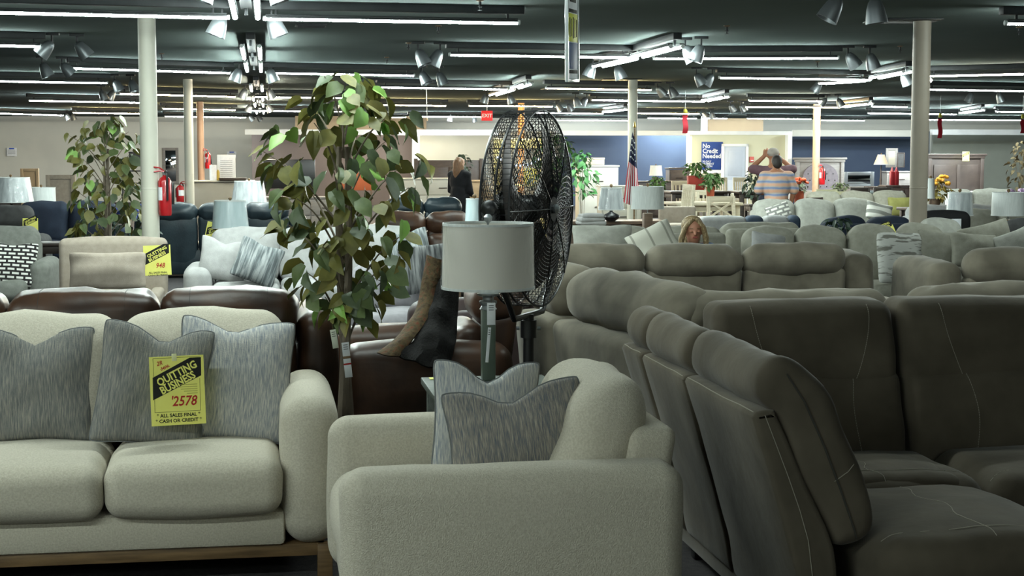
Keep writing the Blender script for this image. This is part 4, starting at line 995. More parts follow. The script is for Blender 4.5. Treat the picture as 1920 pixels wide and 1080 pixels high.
obj('glass_top', bbox(.7, .5, .015, (0, 0, .46), .004), mat('glass_table_top', (150, 170, 165), rough=.03, alpha=.35, spec=1.0, coat=1), ct)
for sx in (-1, 1):
    for sy in (-1, 1): obj('leg', tube([(sx * .3, sy * .2, 0), (sx * .3, sy * .2, .452)], .018, 8), M_silver, ct)
bush('blue artificial flowers beneath the shorter ficus', G(245, 17.9) + Vector((0, 0, 0)), .5, .3, M_darkgreen, 21, 90, .1, M_terra, .12, .25, flowers=(mat('blue_petal', (44, 62, 148), rough=.6), 14, .03), stem_h=.3)
# service counter at the back left
cn = thing('service_counter', 'grey service counter beside the slim cream column', 'counter', G(422, 36.5), TH)
M_laminate = mat('grey_laminate', (140, 140, 132), (146, 146, 138), rough=.6, scale=3)
obj('counter_body', bbox(1.36, .6, 1.04, (0, 0, .52), .01), M_laminate, cn); obj('counter_top', bbox(1.46, .68, .04, (0, 0, 1.07), .006), mat('pale_laminate', (176, 176, 166), rough=.5), cn)
def on_counter(u): return Vector((G(u, 36.4).x, 36.4 + (G(u, 36.4).x - G(422, 36.4).x) * math.tan(TH), 1.09))
nb = thing('notice_board', 'white framed notice sheet standing on the service counter', 'notice', on_counter(428), TH)
obj('frame', bbox(.42, .03, .60, (0, 0, .30), .006), M_white, nb); obj('sheet', bbox(.36, .01, .53, (0, -.016, .30), .002), M_paperw, nb)
for i in range(9): obj('printed_line', bbox(.28, .004, .012, (0, -.022, .1 + i * .045), .001), mat('grey_print', (130, 134, 140), rough=.9), nb)
pr = thing('paper_roll', 'white paper towel roll on the service counter', 'paper roll', on_counter(404), TH); obj('roll', lathe([(.02, 0), (.085, 0), (.085, .36), (.02, .36)], 18), M_paperw, pr); obj('core', lathe([(.018, .0), (.018, .365)], 10), M_oak, pr)
bt = thing('bottle', 'small yellow bottle beside the paper towel roll', 'bottle', on_counter(413), TH); obj('bottle_body', lathe([(.0, 0), (.04, 0), (.04, .2), (.02, .25), (.0, .25)], 12), mat('mustard_plastic', (176, 150, 60), rough=.5), bt); obj('cap', lathe([(.018, .25), (.018, .29), (.0, .29)], 10), M_white, bt)
tr = thing('tray', 'flat dark tray on the service counter', 'tray', on_counter(433) + Vector((.12, -.22, 0)), TH); obj('tray_body', bbox(.62, .2, .05, (0, 0, .025), .01), M_espresso, tr); obj('tray_rim', bbox(.66, .24, .012, (0, 0, .055), .004), M_espresso, tr)
def extinguisher(label, loc, h=.46, r=.075, rz=0):
    T = thing('fire_extinguisher', label, 'fire extinguisher', loc, rz, 'fire extinguishers')
    obj('cylinder', lathe([(.0, 0), (r * .9, 0), (r, .02), (r, h * .78), (r * .7, h * .86), (r * .3, h * .9), (r * .3, h * .94), (.0, h * .94)], 18), M_red, T)
    obj('valve', lathe([(.02, h * .92), (.024, h * .98), (.015, h)], 10), M_silver, T)
    obj('handle', join(tube([(0, 0, h * .99), (.0, -.05, h * 1.02), (0, -.11, h * 1.0)], .008, 6), tube([(0, 0, h), (0, -.05, h * 1.09), (0, -.11, h * 1.11)], .008, 6)), M_red, T)
    obj('hose', tube(spline([(0, 0, h * .97), (r * .9, 0, h * 1.0), (r * 1.25, 0, h * .8), (r * 1.2, 0, h * .35)], 5), .012, 6), M_black, T)
    g = lathe([(r + .001, h * .35), (r + .001, h * .65)], 18, cap=False); V, Fc = g
    obj('paper_label', (V, [f for i, f in enumerate(Fc) if 10 <= i <= 15]), M_paperw, T)
    obj('bracket', bbox(.04, .03, h * .5, (0, r + .012, h * .5), .004), M_black, T)
    return T
q = Vector((col1.location.x, col1.location.y, 0))
extinguisher('large red fire extinguisher mounted beside the first cream column', Vector((q.x + .155, q.y - .02, W(960, 404, 15.6).z)), .44, .066, rad(-60))
extinguisher('smaller red fire extinguisher with a cream band left of the counter', Vector((G(345, 28.2).x - .02, 28.12, W(960, 379, 28.2).z)), .34, .07, rad(60))
extinguisher('small red fire extinguisher hanging on the tan column behind the counter', Vector((G(393, 40).x + .02, 39.95, W(960, 316, 40).z)), .46, .075, rad(-80))
extinguisher('red fire extinguisher on the cream column beside the headboard', Vector((G(1534, 40).x + .03, 39.9, W(960, 346, 40).z)), .48, .075, rad(-80))
def framed(name, label, cat, u0, v0, u1, v1, Y, mf, mi, fw=.04, th=.03, rz=TH):
    a, b = W(u0, v1, Y), W(u1, v0, Y); w, h = b.x - a.x, b.z - a.z
    T = thing(name, label, cat, ((a.x + b.x) / 2, Y, (a.z + b.z) / 2), rz)
    for s in (-1, 1):
        obj('frame_side', bbox(fw, th, h, (s * (w - fw) / 2, 0, 0), .004), mf, T); obj('frame_rail', bbox(w - 2 * fw, th, fw, (0, 0, s * (h - fw) / 2), .004), mf, T)
    obj('panel', bbox(w - 2 * fw, th * .5, h - 2 * fw, (0, th * .1, 0), .002), mi, T)
    return T
M_mirror = mat('mirror_glass', (180, 190, 196), rough=.03, metal=1)
def on_back(u, off=.06):                                # depth of the back wall at pixel column u
    k = (u - 960) / F
    c, s = math.cos(TH), math.sin(TH)                   # wall: -s x + c y = BY1
    return BY1 / (c - s * k) - off / c
framed('wall_mirror', 'tall framed mirror on the back wall right of the first column', 'mirror', 306, 277, 334, 345, on_back(320), M_greyoak, M_mirror, .1)
for (u0, v0, u1, v1, lb) in ((13, 277, 31, 293, 'paper notice with a blue heading on the far left wall'), (426, 284, 443, 297, 'paper notice with a blue heading above the counter'), (488, 280, 504, 298, 'black framed paper notice left of the tall ficus')):
    Yb = on_back((u0 + u1) / 2); a, b = W(u0, v1, Yb), W(u1, v0, Yb)
    T = thing('wall_notice', lb, 'notice', ((a.x + b.x) / 2, Yb, (a.z + b.z) / 2), TH, 'wall notices'); w, h = b.x - a.x, b.z - a.z
    obj('paper', bbox(w, .01, h, (0, 0, 0), .002), M_paperw, T); obj('heading', bbox(w * .5, .006, h * .14, (0, -.008, h * .4), .001), mat('blue_ink', (50, 84, 190), rough=.8) if 'blue' in lb else M_ink, T)
    for i in range(4): obj('printed_line', bbox(w * .7, .004, h * .04, (0, -.007, h * (.2 - i * .14)), .001), MATS['grey_print'], T)
framed('headboard', 'tan panel headboard at the far left behind the lamps', 'headboard', 90, 328, 140, 452, 30, M_sand, M_sand, .08, .08)
framed('headboard', 'small tan headboard at the far left wall', 'headboard', 42, 316, 72, 433, 34, M_tan, M_tan, .06, .08)
sh = thing('wall_shelf', 'black shelf unit with boxes left of the first column', 'shelf', G(258, 38), TH)
for z in (1.0, 1.3, 1.6): obj('shelf_board', bbox(.6, .3, .04, (0, 0, z), .004), M_black, sh)
for s in (-1, 1): obj('upright', bbox(.04, .3, 1.62, (s * .29, 0, .81), .004), M_black, sh)
bx = thing('storage_box', 'black box on top of the black shelf unit', 'box', G(262, 38, 1.62), TH); obj('box_body', bbox(.36, .24, .12, (0, 0, .06), .004), M_blackmatte, bx); obj('box_lid', bbox(.38, .26, .03, (0, 0, .13), .004), M_blackmatte, bx)
# ------------------------------------------------------------------ middle distance
recliner('black leather sofa with a ruched back behind the tall ficus', G(800, 24.2), TH, (.6, .6), M_navyleather, d=.95, back_h=1.0, arm_h=.62)
recliner('brown leather loveseat in front of the black leather sofa', G(805, 18.6), TH, (.55, .55), M_leather, d=.95, back_h=.98, arm_h=.62)
def dresser(label, loc, w, h, d, m, cols=2, rows=3, hm=None, group=None, name='dresser', rz=TH):
    T = thing(name, label, name.split('_')[-1], loc, rz, group)
    obj('body', bbox(w, d, h - .1, (0, 0, h / 2 + .02), .008), m, T); obj('top', bbox(w + .05, d + .04, .04, (0, 0, h), .006), m, T)
    for i in range(cols):
        for j in range(rows):
            cw = (w - .06) / cols; ch = (h - .2) / rows
            dr = obj('drawer', bbox(cw - .02, .03, ch - .02, (-(w - .06) / 2 + cw * (i + .5), -d / 2 - .012, .12 + ch * (j + .5)), .006), m, T)
            obj('handle', tube([(-(w - .06) / 2 + cw * (i + .5) - .1, -d / 2 - .045, .12 + ch * (j + .55)), (-(w - .06) / 2 + cw * (i + .5) + .1, -d / 2 - .045, .12 + ch * (j + .55))], .01, 6), hm or M_espresso, dr)
    for sx in (-1, 1): obj('leg', bbox(.06, d - .04, .08, (sx * (w / 2 - .06), 0, .04), .004), m, T)
    return T
dresser('white dresser with dark handles behind the standing woman', G(800, 37), 1.55, 1.12, .45, M_cwhite, 2, 3)
dresser('tan chest right of the standing woman', G(905, 35), .7, 1.1, .45, mat('tan_wood', (176, 150, 116), (186, 160, 126), rough=.5, scale=4, stretch=(1, 8, 8)), 1, 3)
cb = thing('cabinet', 'small white cabinet right of the tall ficus', 'cabinet', G(747, 33.5), TH); obj('cabinet_body', bbox(.32, .35, .95, (0, 0, .5), .01), M_white, cb); obj('cabinet_door', bbox(.28, .02, .8, (0, -.18, .52), .006), M_white, cb)
def panel_bed(label, loc, w, h, m, tufted=None, arch=False, cornice=True, foot=True, group='display beds', name='bed', rz=TH):
    T = thing(name, label, 'bed', loc, rz, group)
    for s in (-1, 1): obj('post', bbox(.11, .1, h, (s * (w / 2 - .055), 0, h / 2), .008), m, T)
    obj('headboard', bbox(w - .2, .05, h - .42, (0, .01, h / 2 + .16), .006), m, T)
    if cornice:
        obj('cornice', bbox(w + .14, .16, .06, (0, 0, h + .03), .012), m, T); obj('frieze', bbox(w + .04, .12, .07, (0, 0, h - .035), .006), m, T)
    if tufted is not None:
        aw_, ah = w - .42, h - .5; poly = [(-aw_ / 2, .45), (aw_ / 2, .45)] + [(aw_ / 2 * math.cos(pi * k / 12), .45 + ah * .55 + ah * .40 * math.sin(pi * k / 12)) for k in range(13)]
        up = obj('upholstered_panel', extrude(poly, -.09, -.02), tufted, T)
        for i in range(5):
            for j in range(3): obj('button', lathe([(.0, 0), (.022, 0), (.012, .014), (.0, .016)], 8, ((i - 2) * aw_ / 5.6 + (.1 if j % 2 else 0) * .6, -.09, .75 + j * .19), Matrix.Rotation(pi / 2, 4, 'X')), M_charcoal, up)
    else:
        for k in (-1, 1): obj('raised_panel', bbox((w - .4) / 2, .03, h - .75, (k * (w - .3) / 4, -.03, h / 2 + .12), .012), m, T)
    obj('side_rail', bbox(w - .1, 1.95, .16, (0, -1.0, .32), .01), m, T)
    obj('mattress', rbox(w - .12, 1.9, .25, .06, (0, -.98, .52), n=2, m=3, puff=(0, 0, .02)), M_pale, T)
    if foot: obj('footboard', bbox(w, .07, .6, (0, -2.0, .34), .01), m, T)
    return T
panel_bed('dark wooden bed with a low headboard behind the standing woman', G(842, 47), 2.1, 1.58, M_espresso, cornice=False)
bush('leafy dark plant above the white dresser', G(868, 43), .5, .3, M_darkgreen, 31, 90, .13, M_espresso, .12, 1.2)
sl = thing('display_board', 'orange display board seen behind the tall ficus', 'display board', G(672, 40), TH)
obj('board', bbox(.8, .06, .45, (0, 0, 1.0), .01), mat('orange_board', (110, 56, 32), rough=.7), sl)
for s in (-1, 1):
    obj('post', bbox(.05, .05, .8, (s * .35, 0, .4), .005), M_espresso, sl)
    obj('foot', bbox(.05, .3, .03, (s * .35, 0, .015), .004), M_espresso, sl)
mo = thing('monitor', 'dark monitor on a desk behind the tall ficus', 'monitor', G(545, 33, .78), TH)
obj('screen', bbox(1.1, .05, .62, (0, 0, .5), .02), M_black, mo); obj('stand', bbox(.1, .1, .2, (0, .02, .1), .01), M_black, mo); obj('foot', bbox(.4, .24, .02, (0, 0, .01), .005), M_black, mo)
dresser('grey desk with drawers behind the tall ficus', G(555, 33), 2.0, .78, .6, M_greyoak, 3, 2, name='desk')
# things seen through and beside the fan
rk = thing('rattan_frame', 'woven rattan canopy frame seen through the fan cage', 'display frame', G(975, 30), TH)
M_rattan = mat('woven_rattan', (168, 150, 96), (196, 180, 128), rough=.7, scale=40, bump=.5, bscale=60)
for s in (-1, 1): obj('post', rbox(.12, .12, 1.9, .03, (s * .46, 0, .95), n=2, m=2), M_rattan, rk)
obj('header', rbox(1.04, .16, .2, .04, (0, 0, 1.9), n=2, m=2), M_rattan, rk)
obj('yellow_cushion', rbox(.26, .1, .3, .04, (.2, 0, 1.28), n=2, m=2), mat('mustard_fabric', (186, 170, 70), rough=.9), rk); obj('shelf', bbox(.9, .3, .04, (0, 0, 1.1), .005), M_rattan, rk)
bl = thing('string_lights', 'string of small blue white lights on the rattan frame', 'string lights', G(975, 29.85), TH)
M_bulb = glow('blue_white_bulb', (180, 205, 255), 12)
obj('cord', tube([(-.44 + .88 * k / 12, 0, 1.66 - .16 * math.sin(pi * k / 12)) for k in range(13)], .004, 4), M_black, bl)
for k in range(13): obj('bulb', lathe([(.0, -.03), (.014, -.02), (.014, .0), (.0, .01)], 8, (-.44 + .88 * k / 12, 0, 1.65 - .16 * math.sin(pi * k / 12))), M_bulb, bl)
bush('dark green artificial tree seen through the right of the fan', G(1040, 24), .95, .42, M_fern, 33, 210, .13, M_espresso, .16, .3, stem_h=.75)
bush('fresh green leafy plant just right of the fan', G(1092, 22), .62, .2, mat('jade_leaf', (74, 128, 74), (104, 156, 98), rough=.5, scale=8), 34, 90, .11, mat('grey_ceramic', (96, 92, 88), rough=.5), .14, .26, stem_h=.85)
table_lamp('tall pale blue shade lamp behind the fan knob', Vector((G(890, 14.2).x, 14.2, .62)), 'bottle', .09, .075, .26, .40, M_shade_blue, M_brown)
end_table('end table hidden behind the fan stand', G(890, 14.2), TH, .45, .45, .62, M_brown)
dresser('tall white cabinet beside the flag column', G(1118, 37), .95, 1.42, .45, M_cwhite, 1, 2)
dresser('lower white counter cabinet left of the flag', G(1160, 34), .9, 1.0, .45, M_cwhite, 1, 2)
bxx = thing('storage_box', 'cream box on top of the tall white cabinet', 'box', G(1112, 37, 1.45), TH); obj('box_body', bbox(.46, .3, .14, (0, 0, .07), .006), M_washed, bxx); obj('box_lid', bbox(.48, .32, .04, (0, 0, .15), .006), M_washed, bxx)
dresser('brown sideboard under the silver crinkled lamp', G(1150, 18.6), 1.15, .88, .42, M_brown, 2, 2, name='sideboard')
table_lamp('silver crinkled lamp with a dark jar base', Vector((G(1146, 18.2).x, 18.3, .90)), 'jar', .155, .125, .255, .14, M_shade_grey, M_black)
table_lamp('white drum lamp in front of the flag', Vector((G(1213, 17.2).x, 17.2, .60)), 'post', .182, .178, .238, .49, M_shade_white, M_brown, wrap=False)
end_table('brown side table under the white drum lamp', G(1213, 17.2), TH, .45, .45, .60, M_brown)
# flag
fl = thing('flag', 'striped flag with a starred blue corner hanging from a pole', 'flag', G(1188, 25.5), 0)
obj('pole', tube([(0, 0, .03), (0, 0, 2.12)], .014, 8), M_oak, fl); obj('pole_tip', lathe([(.0, 2.12), (.025, 2.14), (.012, 2.2), (.0, 2.24)], 10), mat('brass', (170, 140, 70), rough=.35, metal=.8), fl)
obj('pole_base', lathe([(.0, 0), (.18, 0), (.18, .03), (.04, .05), (.0, .05)], 18), MATS['brass'], fl)
def cloth(cols, rows, f):
    V = [f(i / cols, j / rows) for j in range(rows + 1) for i in range(cols + 1)]
    return V, [(j * (cols + 1) + i, j * (cols + 1) + i + 1, (j + 1) * (cols + 1) + i + 1, (j + 1) * (cols + 1) + i) for j in range(rows) for i in range(cols)]
M_flagred = mat('flag_red', (170, 30, 46), rough=.8); M_flagblue = mat('flag_blue', (30, 36, 66), rough=.8)
def fpt(a, t):                                           # a: around the gathered cloth 0..1, t: top 0 .. bottom 1
    w = .04 + .22 * t; an = a * pi * 1.5 - .6
    return Vector((-.02 + w * (a - .5) * 1.1 - .02 * t, -.03 - .05 * math.sin(a * 11) * (.3 + t), 2.06 - 1.15 * t - .12 * a))
for k in range(13):
    obj('stripe', cloth(3, 14, lambda a, t, k=k: fpt((k + a) / 13, .42 + .58 * t if k < 14 else t)), M_flagred if k % 2 == 0 else M_white, fl)
obj('blue_canton', cloth(16, 10, lambda a, t: fpt(a, .42 * t) + Vector((0, -.002, 0))), M_flagblue, fl)
for i in range(16):
    q = fpt(.12 + .2 * (i % 4) + .06 * ((i // 4) % 2), .08 + .085 * (i // 4)) + Vector((0, -.006, 0))
    obj('star', ([q + Vector((r_ * math.sin(pi * k / 5), 0, r_ * math.cos(pi * k / 5))) for k in range(10) for r_ in ((.018 if k % 2 == 0 else .008),)], [tuple(range(10))]), M_white, fl, smooth=False)
# ------------------------------------------------------------------ dining sets
def dining_chair(label, loc, rz, m, style='slat', sh=.47, h=1.0, w=.46, seatm=None, group='dining chairs'):
    T = thing('dining_chair', label, 'chair', loc, rz, group)
    obj('seat', rbox(w, .44, .05, .015, (0, 0, sh), n=1, m=2), seatm or m, T)
    for s in (-1, 1):
        obj('leg', bbox(.045, .045, sh, (s * (w / 2 - .03), -.19, sh / 2), .004), m, T)
        obj('back_post', xf(bbox(.045, .04, h, (0, 0, h / 2), .004), Matrix.Translation((s * (w / 2 - .03), .19, 0)) @ Matrix.Rotation(rad(-5), 4, 'X')), m, T)
        obj('stretcher', bbox(.025, .36, .03, (s * (w / 2 - .03), 0, .18), .003), m, T)
    def yb(z): return .19 + z * math.tan(rad(5))
    obj('top_rail', bbox(w - .02, .03, .09, (0, yb(h - .05), h - .05), .006), m, T)
    obj('lower_rail', bbox(w - .06, .025, .05, (0, yb(sh + .12), sh + .12), .004), m, T)
    if style == 'slat':
        for k in range(4):
            x = (k - 1.5) * (w - .12) / 4; obj('slat', tube([(x, yb(sh + .12), sh + .12), (x, yb(h - .06), h - .06)], .018, 4), m, T)
    elif style == 'x':
        for s in (-1, 1): obj('cross_bar', tube([(s * (w / 2 - .05), yb(sh + .14), sh + .14), (-s * (w / 2 - .05), yb(h - .09), h - .09)], .018, 4), m, T)
    return T
def table(label, loc, w, d, h, m, topm=None, rnd=False, group='dining tables', rz=TH):
    T = thing('dining_table', label, 'table', loc, rz, group)
    if rnd:
        obj('table_top', lathe([(.0, h - .04), (w / 2, h - .04), (w / 2, h), (.0, h)], 28), topm or m, T); obj('pedestal', lathe([(.28, 0), (.26, .05), (.08, .1), (.07, h - .1), (.2, h - .04)], 16), m, T)
    else:
        obj('table_top', bbox(w, d, .045, (0, 0, h - .022), .006), topm or m, T); obj('apron', bbox(w - .14, d - .14, .09, (0, 0, h - .09), .004), m, T)
        for sx in (-1, 1):
            for sy in (-1, 1): obj('leg', bbox(.08, .08, h - .04, (sx * (w / 2 - .08), sy * (d / 2 - .08), (h - .04) / 2), .006), m, T)
    return T
table('whitewashed dining table nearest the office wall sign', G(1316, 25.2), 1.1, .85, .92, M_washed)
dining_chair('whitewashed cross back chair in front of the whitewashed table', G(1364, 23.4), TH + rad(8), M_washed, 'x', .60, 1.06, .48)
dining_chair('tall whitewashed chair leaning sideways at the left of the table', G(1256, 23.6), rad(-75), M_washed, 'slat', .62, 1.24, .46)
dining_chair('second tall whitewashed chair at the left of the table', G(1268, 26.4), rad(-70), M_washed, 'slat', .62, 1.06, .46)
dining_chair('whitewashed chair at the right end of the whitewashed table', G(1404, 24.6), rad(80), M_washed, 'slat', .60, 1.08, .46)
dining_chair('whitewashed slat chair facing the whitewashed table', G(1312, 26.7), TH, M_washed, 'slat', .60, 1.08, .46)
table('dark dining table behind the red planter', G(1300, 30.5), 1.2, .9, .98, M_espresso)
dining_chair('cream slat chair left of the red planter', G(1283, 31.6), TH, M_washed, 'slat', .6, 1.16, .44)
dining_chair('cream slat chair right of the red planter', G(1331, 31.6), TH, M_washed, 'slat', .6, 1.2, .46)
dining_chair('cream slat chair in front of the office door, left one', G(1356, 32.2), TH, M_washed, 'slat', .6, 1.22, .3)
dining_chair('cream slat chair in front of the office door, right one', G(1392, 32.2), TH, M_washed, 'slat', .6, 1.22, .3)
table('dark dining table in front of the office door', G(1412, 30.4), .9, .9, .98, M_espresso)
M_redpot = mat('red_planter_paint', (150, 48, 36), (134, 40, 30), rough=.6, scale=6)
pt = bush('bushy plant in a square red planter on the dark dining table', G(1303, 30.4, .98), .26, .27, M_fern, 41, 110, .1, None, flowers=None, stem_h=.3)
obj('pot', rbox(.30, .24, .30, .01, (0, 0, .15), n=1, m=1, taper=-.15), M_redpot, pt)
bush('feathery fern in a terracotta pot on the whitewashed table', G(1330, 25, .92), .24, .17, M_fern, 42, 110, .09, M_terra, .07, .24)
bush('dark leafy plant left of the two standing men', G(1416, 28, .80), .5, .26, M_darkgreen, 43, 120, .1, M_espresso, .1, .12)
vz = bush('orange flowers in a terracotta vase right of the standing men', G(1495, 24.5, .86), .2, .13, mat('sage_leaf', (112, 122, 98), rough=.7), 44, 60, .07, M_terra, .085, .24, flowers=(mat('orange_petal', (206, 80, 36), rough=.6), 12, .032))
table('dark console table under the orange flowers', G(1525, 24.6), 1.5, .5, .86, M_espresso)
table('round dark dining table before the mirror dresser', G(1640, 33), 1.1, 1.1, .92, M_espresso, mat('pale_glass', (150, 166, 166), rough=.1), True)
dining_chair('dark slat chair left of the round table', G(1618, 31.8), TH, M_espresso, 'slat', .55, 1.02, .44)
dining_chair('dark slat chair right of the round table', G(1662, 31.8), TH, M_espresso, 'slat', .55, 1.02, .44)
dining_chair('dark chair leaning right of the console with flowers', G(1548, 25.7), TH + .5, M_espresso, 'slat', .5, .98, .4)
dining_chair('cream ladder back chair in front of the headboard, left', G(1556, 29.9), TH, mat('cream_paint', (196, 194, 160), rough=.6), 'x', .5, 1.02, .44)
dining_chair('cream ladder back chair in front of the headboard, right', G(1586, 29.2), TH, MATS['cream_paint'], 'x', .5, 1.0, .5)
end_table('small dark stand under the pale grass plant', G(1571, 31), TH, .4, .4, .9, M_espresso)
end_table('small dark stand under the leafy plant left of the men', G(1416, 28), TH, .4, .4, .8, M_espresso)
bush('pale green grass plant near the cream chairs', G(1571, 31, .9), .16, .16, mat('pale_grass', (140, 154, 112), rough=.7), 45, 60, .08, M_pale, .07, .08)
bush('grass plant under the far small lamp', G(1232, 31, .98), .2, .16, M_fern, 46, 70, .1, M_espresso, .08, .06)
table_lamp('small far cream lamp left of the office', Vector((G(1228, 40).x, 40, 1.0)), 'jar', .17, .145, .25, .16, M_shade_white, M_espresso, wrap=False)
dresser('dark chest under the far small lamp', G(1240, 40), 1.5, 1.0, .45, M_espresso, 2, 3)
dresser('tall dark chest beside the office wall', G(1268, 42), .55, 1.32, .4, M_espresso, 1, 3)
# ------------------------------------------------------------------ bedroom displays at the right
M_tuft = mat('mauve_grey_upholstery', (112, 106, 112), (122, 116, 122), rough=.9, scale=12)
panel_bed('grey wooden bed with an arched tufted headboard', G(1533, 46), 1.50, 1.55, M_greyoak, M_tuft)
md = framed('mirror', 'low silver framed mirror before the blue bedroom wall', 'mirror', 1581, 322, 1640, 352, 44, M_silver, M_mirror, .1, .06)
dresser('grey dresser under the low silver mirror', G(1610, 43.6), .95, .78, .45, M_greyoak, 2, 2)
framed('wall_picture', 'leaning grey picture frame in the blue bedroom', 'picture', 1660, 278, 1684, 314, 48, M_greyoak, M_beige, .08)
framed('wall_picture', 'dark narrow picture beside the grey frame', 'picture', 1681, 286, 1697, 314, 47.5, M_espresso, M_charcoal, .03)
dresser('grey chest under the leaning picture frame', G(1680, 47), .9, 1.18, .4, M_greyoak, 1, 3)
table_lamp('bell shaped tan lamp on a tall dark foot in the blue bedroom', Vector((G(1647, 41).x, 41, .86)), 'bottle', .19, .09, .25, .58, mat('tan_shade', (186, 166, 138), rough=.85), M_espresso, wrap=False)
dresser('dark nightstand under the bell shaped lamp', G(1650, 41), .8, .84, .4, M_espresso, 1, 2, name='nightstand')
for (u, lb) in ((1668, 'left red candle lantern on the dark sideboard'), (1676, 'right red candle lantern on the dark sideboard')):
    T = thing('lantern', lb, 'lantern', G(u, 38.5, .92), TH, 'red lanterns'); obj('lantern_body', rbox(.11, .11, .36, .02, (0, 0, .18), n=1, m=1), mat('dark_red_glass', (96, 18, 22), rough=.4), T); obj('lantern_top', lathe([(.05, .36), (.02, .44), (.008, .47)], 8), MATS['dark_red_glass'], T)
dresser('dark sideboard with the red lanterns', G(1686, 38.6), .95, .92, .4, M_espresso, 2, 2, name='sideboard')
panel_bed('tall dark wooden bed in the sage bedroom', G(1786, 45), 1.72, 1.66, mat('dark_walnut', (52, 44, 40), (62, 53, 48), rough=.5, scale=4), None)
price_sign('yellow price sign on the tall dark bed', W(1811, 293, 44.7), (rad(90), 0, TH), '', .21, .27, False)
bush('yellow and orange flower arrangement right of the grey column', G(1750, 24, .86), .32, .22, mat('autumn_leaf', (120, 108, 46), rough=.7), 51, 90, .09, M_brown, .08, .14, flowers=(mat('amber_petal', (196, 140, 40), rough=.6), 12, .04))
table_lamp('slim white lamp shade right of the grey column', Vector((G(1740, 21).x, 21, .62)), 'bottle', .058, .055, .26, .48, M_shade_white, M_brown, wrap=False)
table('long dark console table behind the right hand lamps', G(1795, 24.5), 1.9, .5, .86, M_espresso)
bb = thing('product_box', 'white and blue box on the dark console table', 'box', G(1780, 24.3, .86), TH); obj('box_body', bbox(.16, .12, .2, (0, 0, .1), .004), M_paperw, bb); obj('blue_print', bbox(.06, .004, .14, (.04, -.062, .09), .001), mat('box_blue', (60, 120, 170), rough=.7), bb)
bush('purple and white flowers at the right edge', G(1906, 21.8, .80), .26, .22, M_fern, 52, 80, .09, M_terra, .08, .12, flowers=(mat('lilac_petal', (176, 150, 186), rough=.6), 12, .04))
bush('brown dried grasses standing at the right edge', G(1908, 30, .5), 1.15, .25, mat('dried_leaf', (126, 112, 84), rough=.8), 53, 110, .12, M_espresso, .12, .3, stem_h=.0)
end_table('side table at the right edge under the flowers', G(1918, 21.8), TH, .6, .5, .80, M_brown)
table_lamp('grey crinkled lamp right of the grey column', Vector((G(1795, 17.6).x, 17.6, .62)), 'post', .152, .132, .255, .38, M_shade_grey, M_black)
table_lamp('white drum lamp at the right edge', Vector((G(1886, 17.6).x, 17.6, .60)), 'post', .185, .18, .255, .40, M_shade_white, mat('gold_base', (150, 120, 60), rough=.4, metal=.6), wrap=False)
end_table('side table under the grey crinkled lamp', G(1795, 17.6), TH, .45, .45, .62, M_brown)
end_table('side table under the white drum lamp at the right edge', G(1886, 17.6), TH, .45, .45, .60, M_brown)
# ------------------------------------------------------------------ the field of sofas right of centre
gs1 = sofa('grey three cushion sofa facing forward behind the navy sofa', G(1535, 21.6), TH, 2.15, .95, M_lgrey, seats=3, arm_w=.22, arm_h=.74, back_h=1.02, det=3)
pillow('grey and white geometric pillow on the left of the grey three cushion sofa', .36, .3, .13, W(1461, 402, 21.1), (rad(74), rad(-18), TH), checker('grey_geo', (120, 120, 116), (206, 204, 196), 9, 9), None, seed=61)
pillow('white striped pillow on the right of the grey three cushion sofa', .40, .28, .13, W(1648, 398, 21.1), (rad(70), rad(14), TH), bands('white_grey_bands', [(0, (214, 212, 204)), (.5, (214, 212, 204)), (.55, (140, 140, 134)), (.9, (140, 140, 134))], 9, axis=1), None, seed=62)
pillow('olive green pillow behind the grey column', .46, .36, .16, W(1688, 388, 26.75), (rad(74), 0, TH), mat('olive_velvet', (112, 112, 60), (126, 126, 72), rough=.9, scale=9), None, seed=63)
sofa('greige sofa far behind the grey three cushion sofa', G(1612, 27.3), TH, 2.2, .9, M_greige, seats=3, arm_w=.2, back_h=1.0, arm_h=.66)
# navy sofa and denim block sofa seen from behind
nv = sofa('navy blue sofa seen from behind, below the bushy dark plant', G(1606, 17.0), TH + pi, 1.38, .9, M_navy, seats=2, back_h=.98, arm_w=.2, arm_h=.8, frame_h=.96)
dn = thing('sofa', 'white and denim blue patchwork sofa seen from behind', 'sofa', G(1392, 17.6), TH)
M_denim = mat('dark_denim', (44, 56, 72), (56, 68, 84), rough=.9, scale=9)
for i, (a, b, m_) in enumerate(((-.52, .02, M_pale), (.02, .22, M_denim), (.22, .52, M_pale), (.52, .66, M_denim))):
    obj('back_cushion', rbox(b - a - .004, .2, .44, .05, ((a + b) / 2, 0, .76), n=2, m=3, puff=(0, .02, .02)), m_, dn)
obj('frame', rbox(1.3, .86, .34, .04, (.07, .36, .36), n=2, m=2), M_pale, dn)
for sx in (-.5, .64):
    for sy in (.02, .7): obj('leg', rbox(.05, .05, .2, .01, (sx, sy, .1), n=1, m=1), M_espresso, dn)
bush('bushy dark green plant in front of the navy sofa', G(1567, 15.6), .42, .24, M_darkgreen, 64, 150, .08, M_espresso, .12, .62)
price_sign('yellow price sign on the pillow beside the bushy dark plant', W(1660, 430, 15.7), (rad(40), 0, TH), '', .2, .14, False)
brl = thing('armchair', 'light grey round barrel chair before the cross back chair', 'armchair', G(1330, 19.6), rad(160))
V, Fc = [], []
for s in (0, 1):
    for i in range(17):
        a = pi * i / 16; r_ = .36 if s == 0 else .28
        for j in range(5):
            z = .3 + (.58 * (.55 + .45 * math.sin(a))) * j / 4; V.append(Vector((r_ * math.cos(a), r_ * math.sin(a), z)))
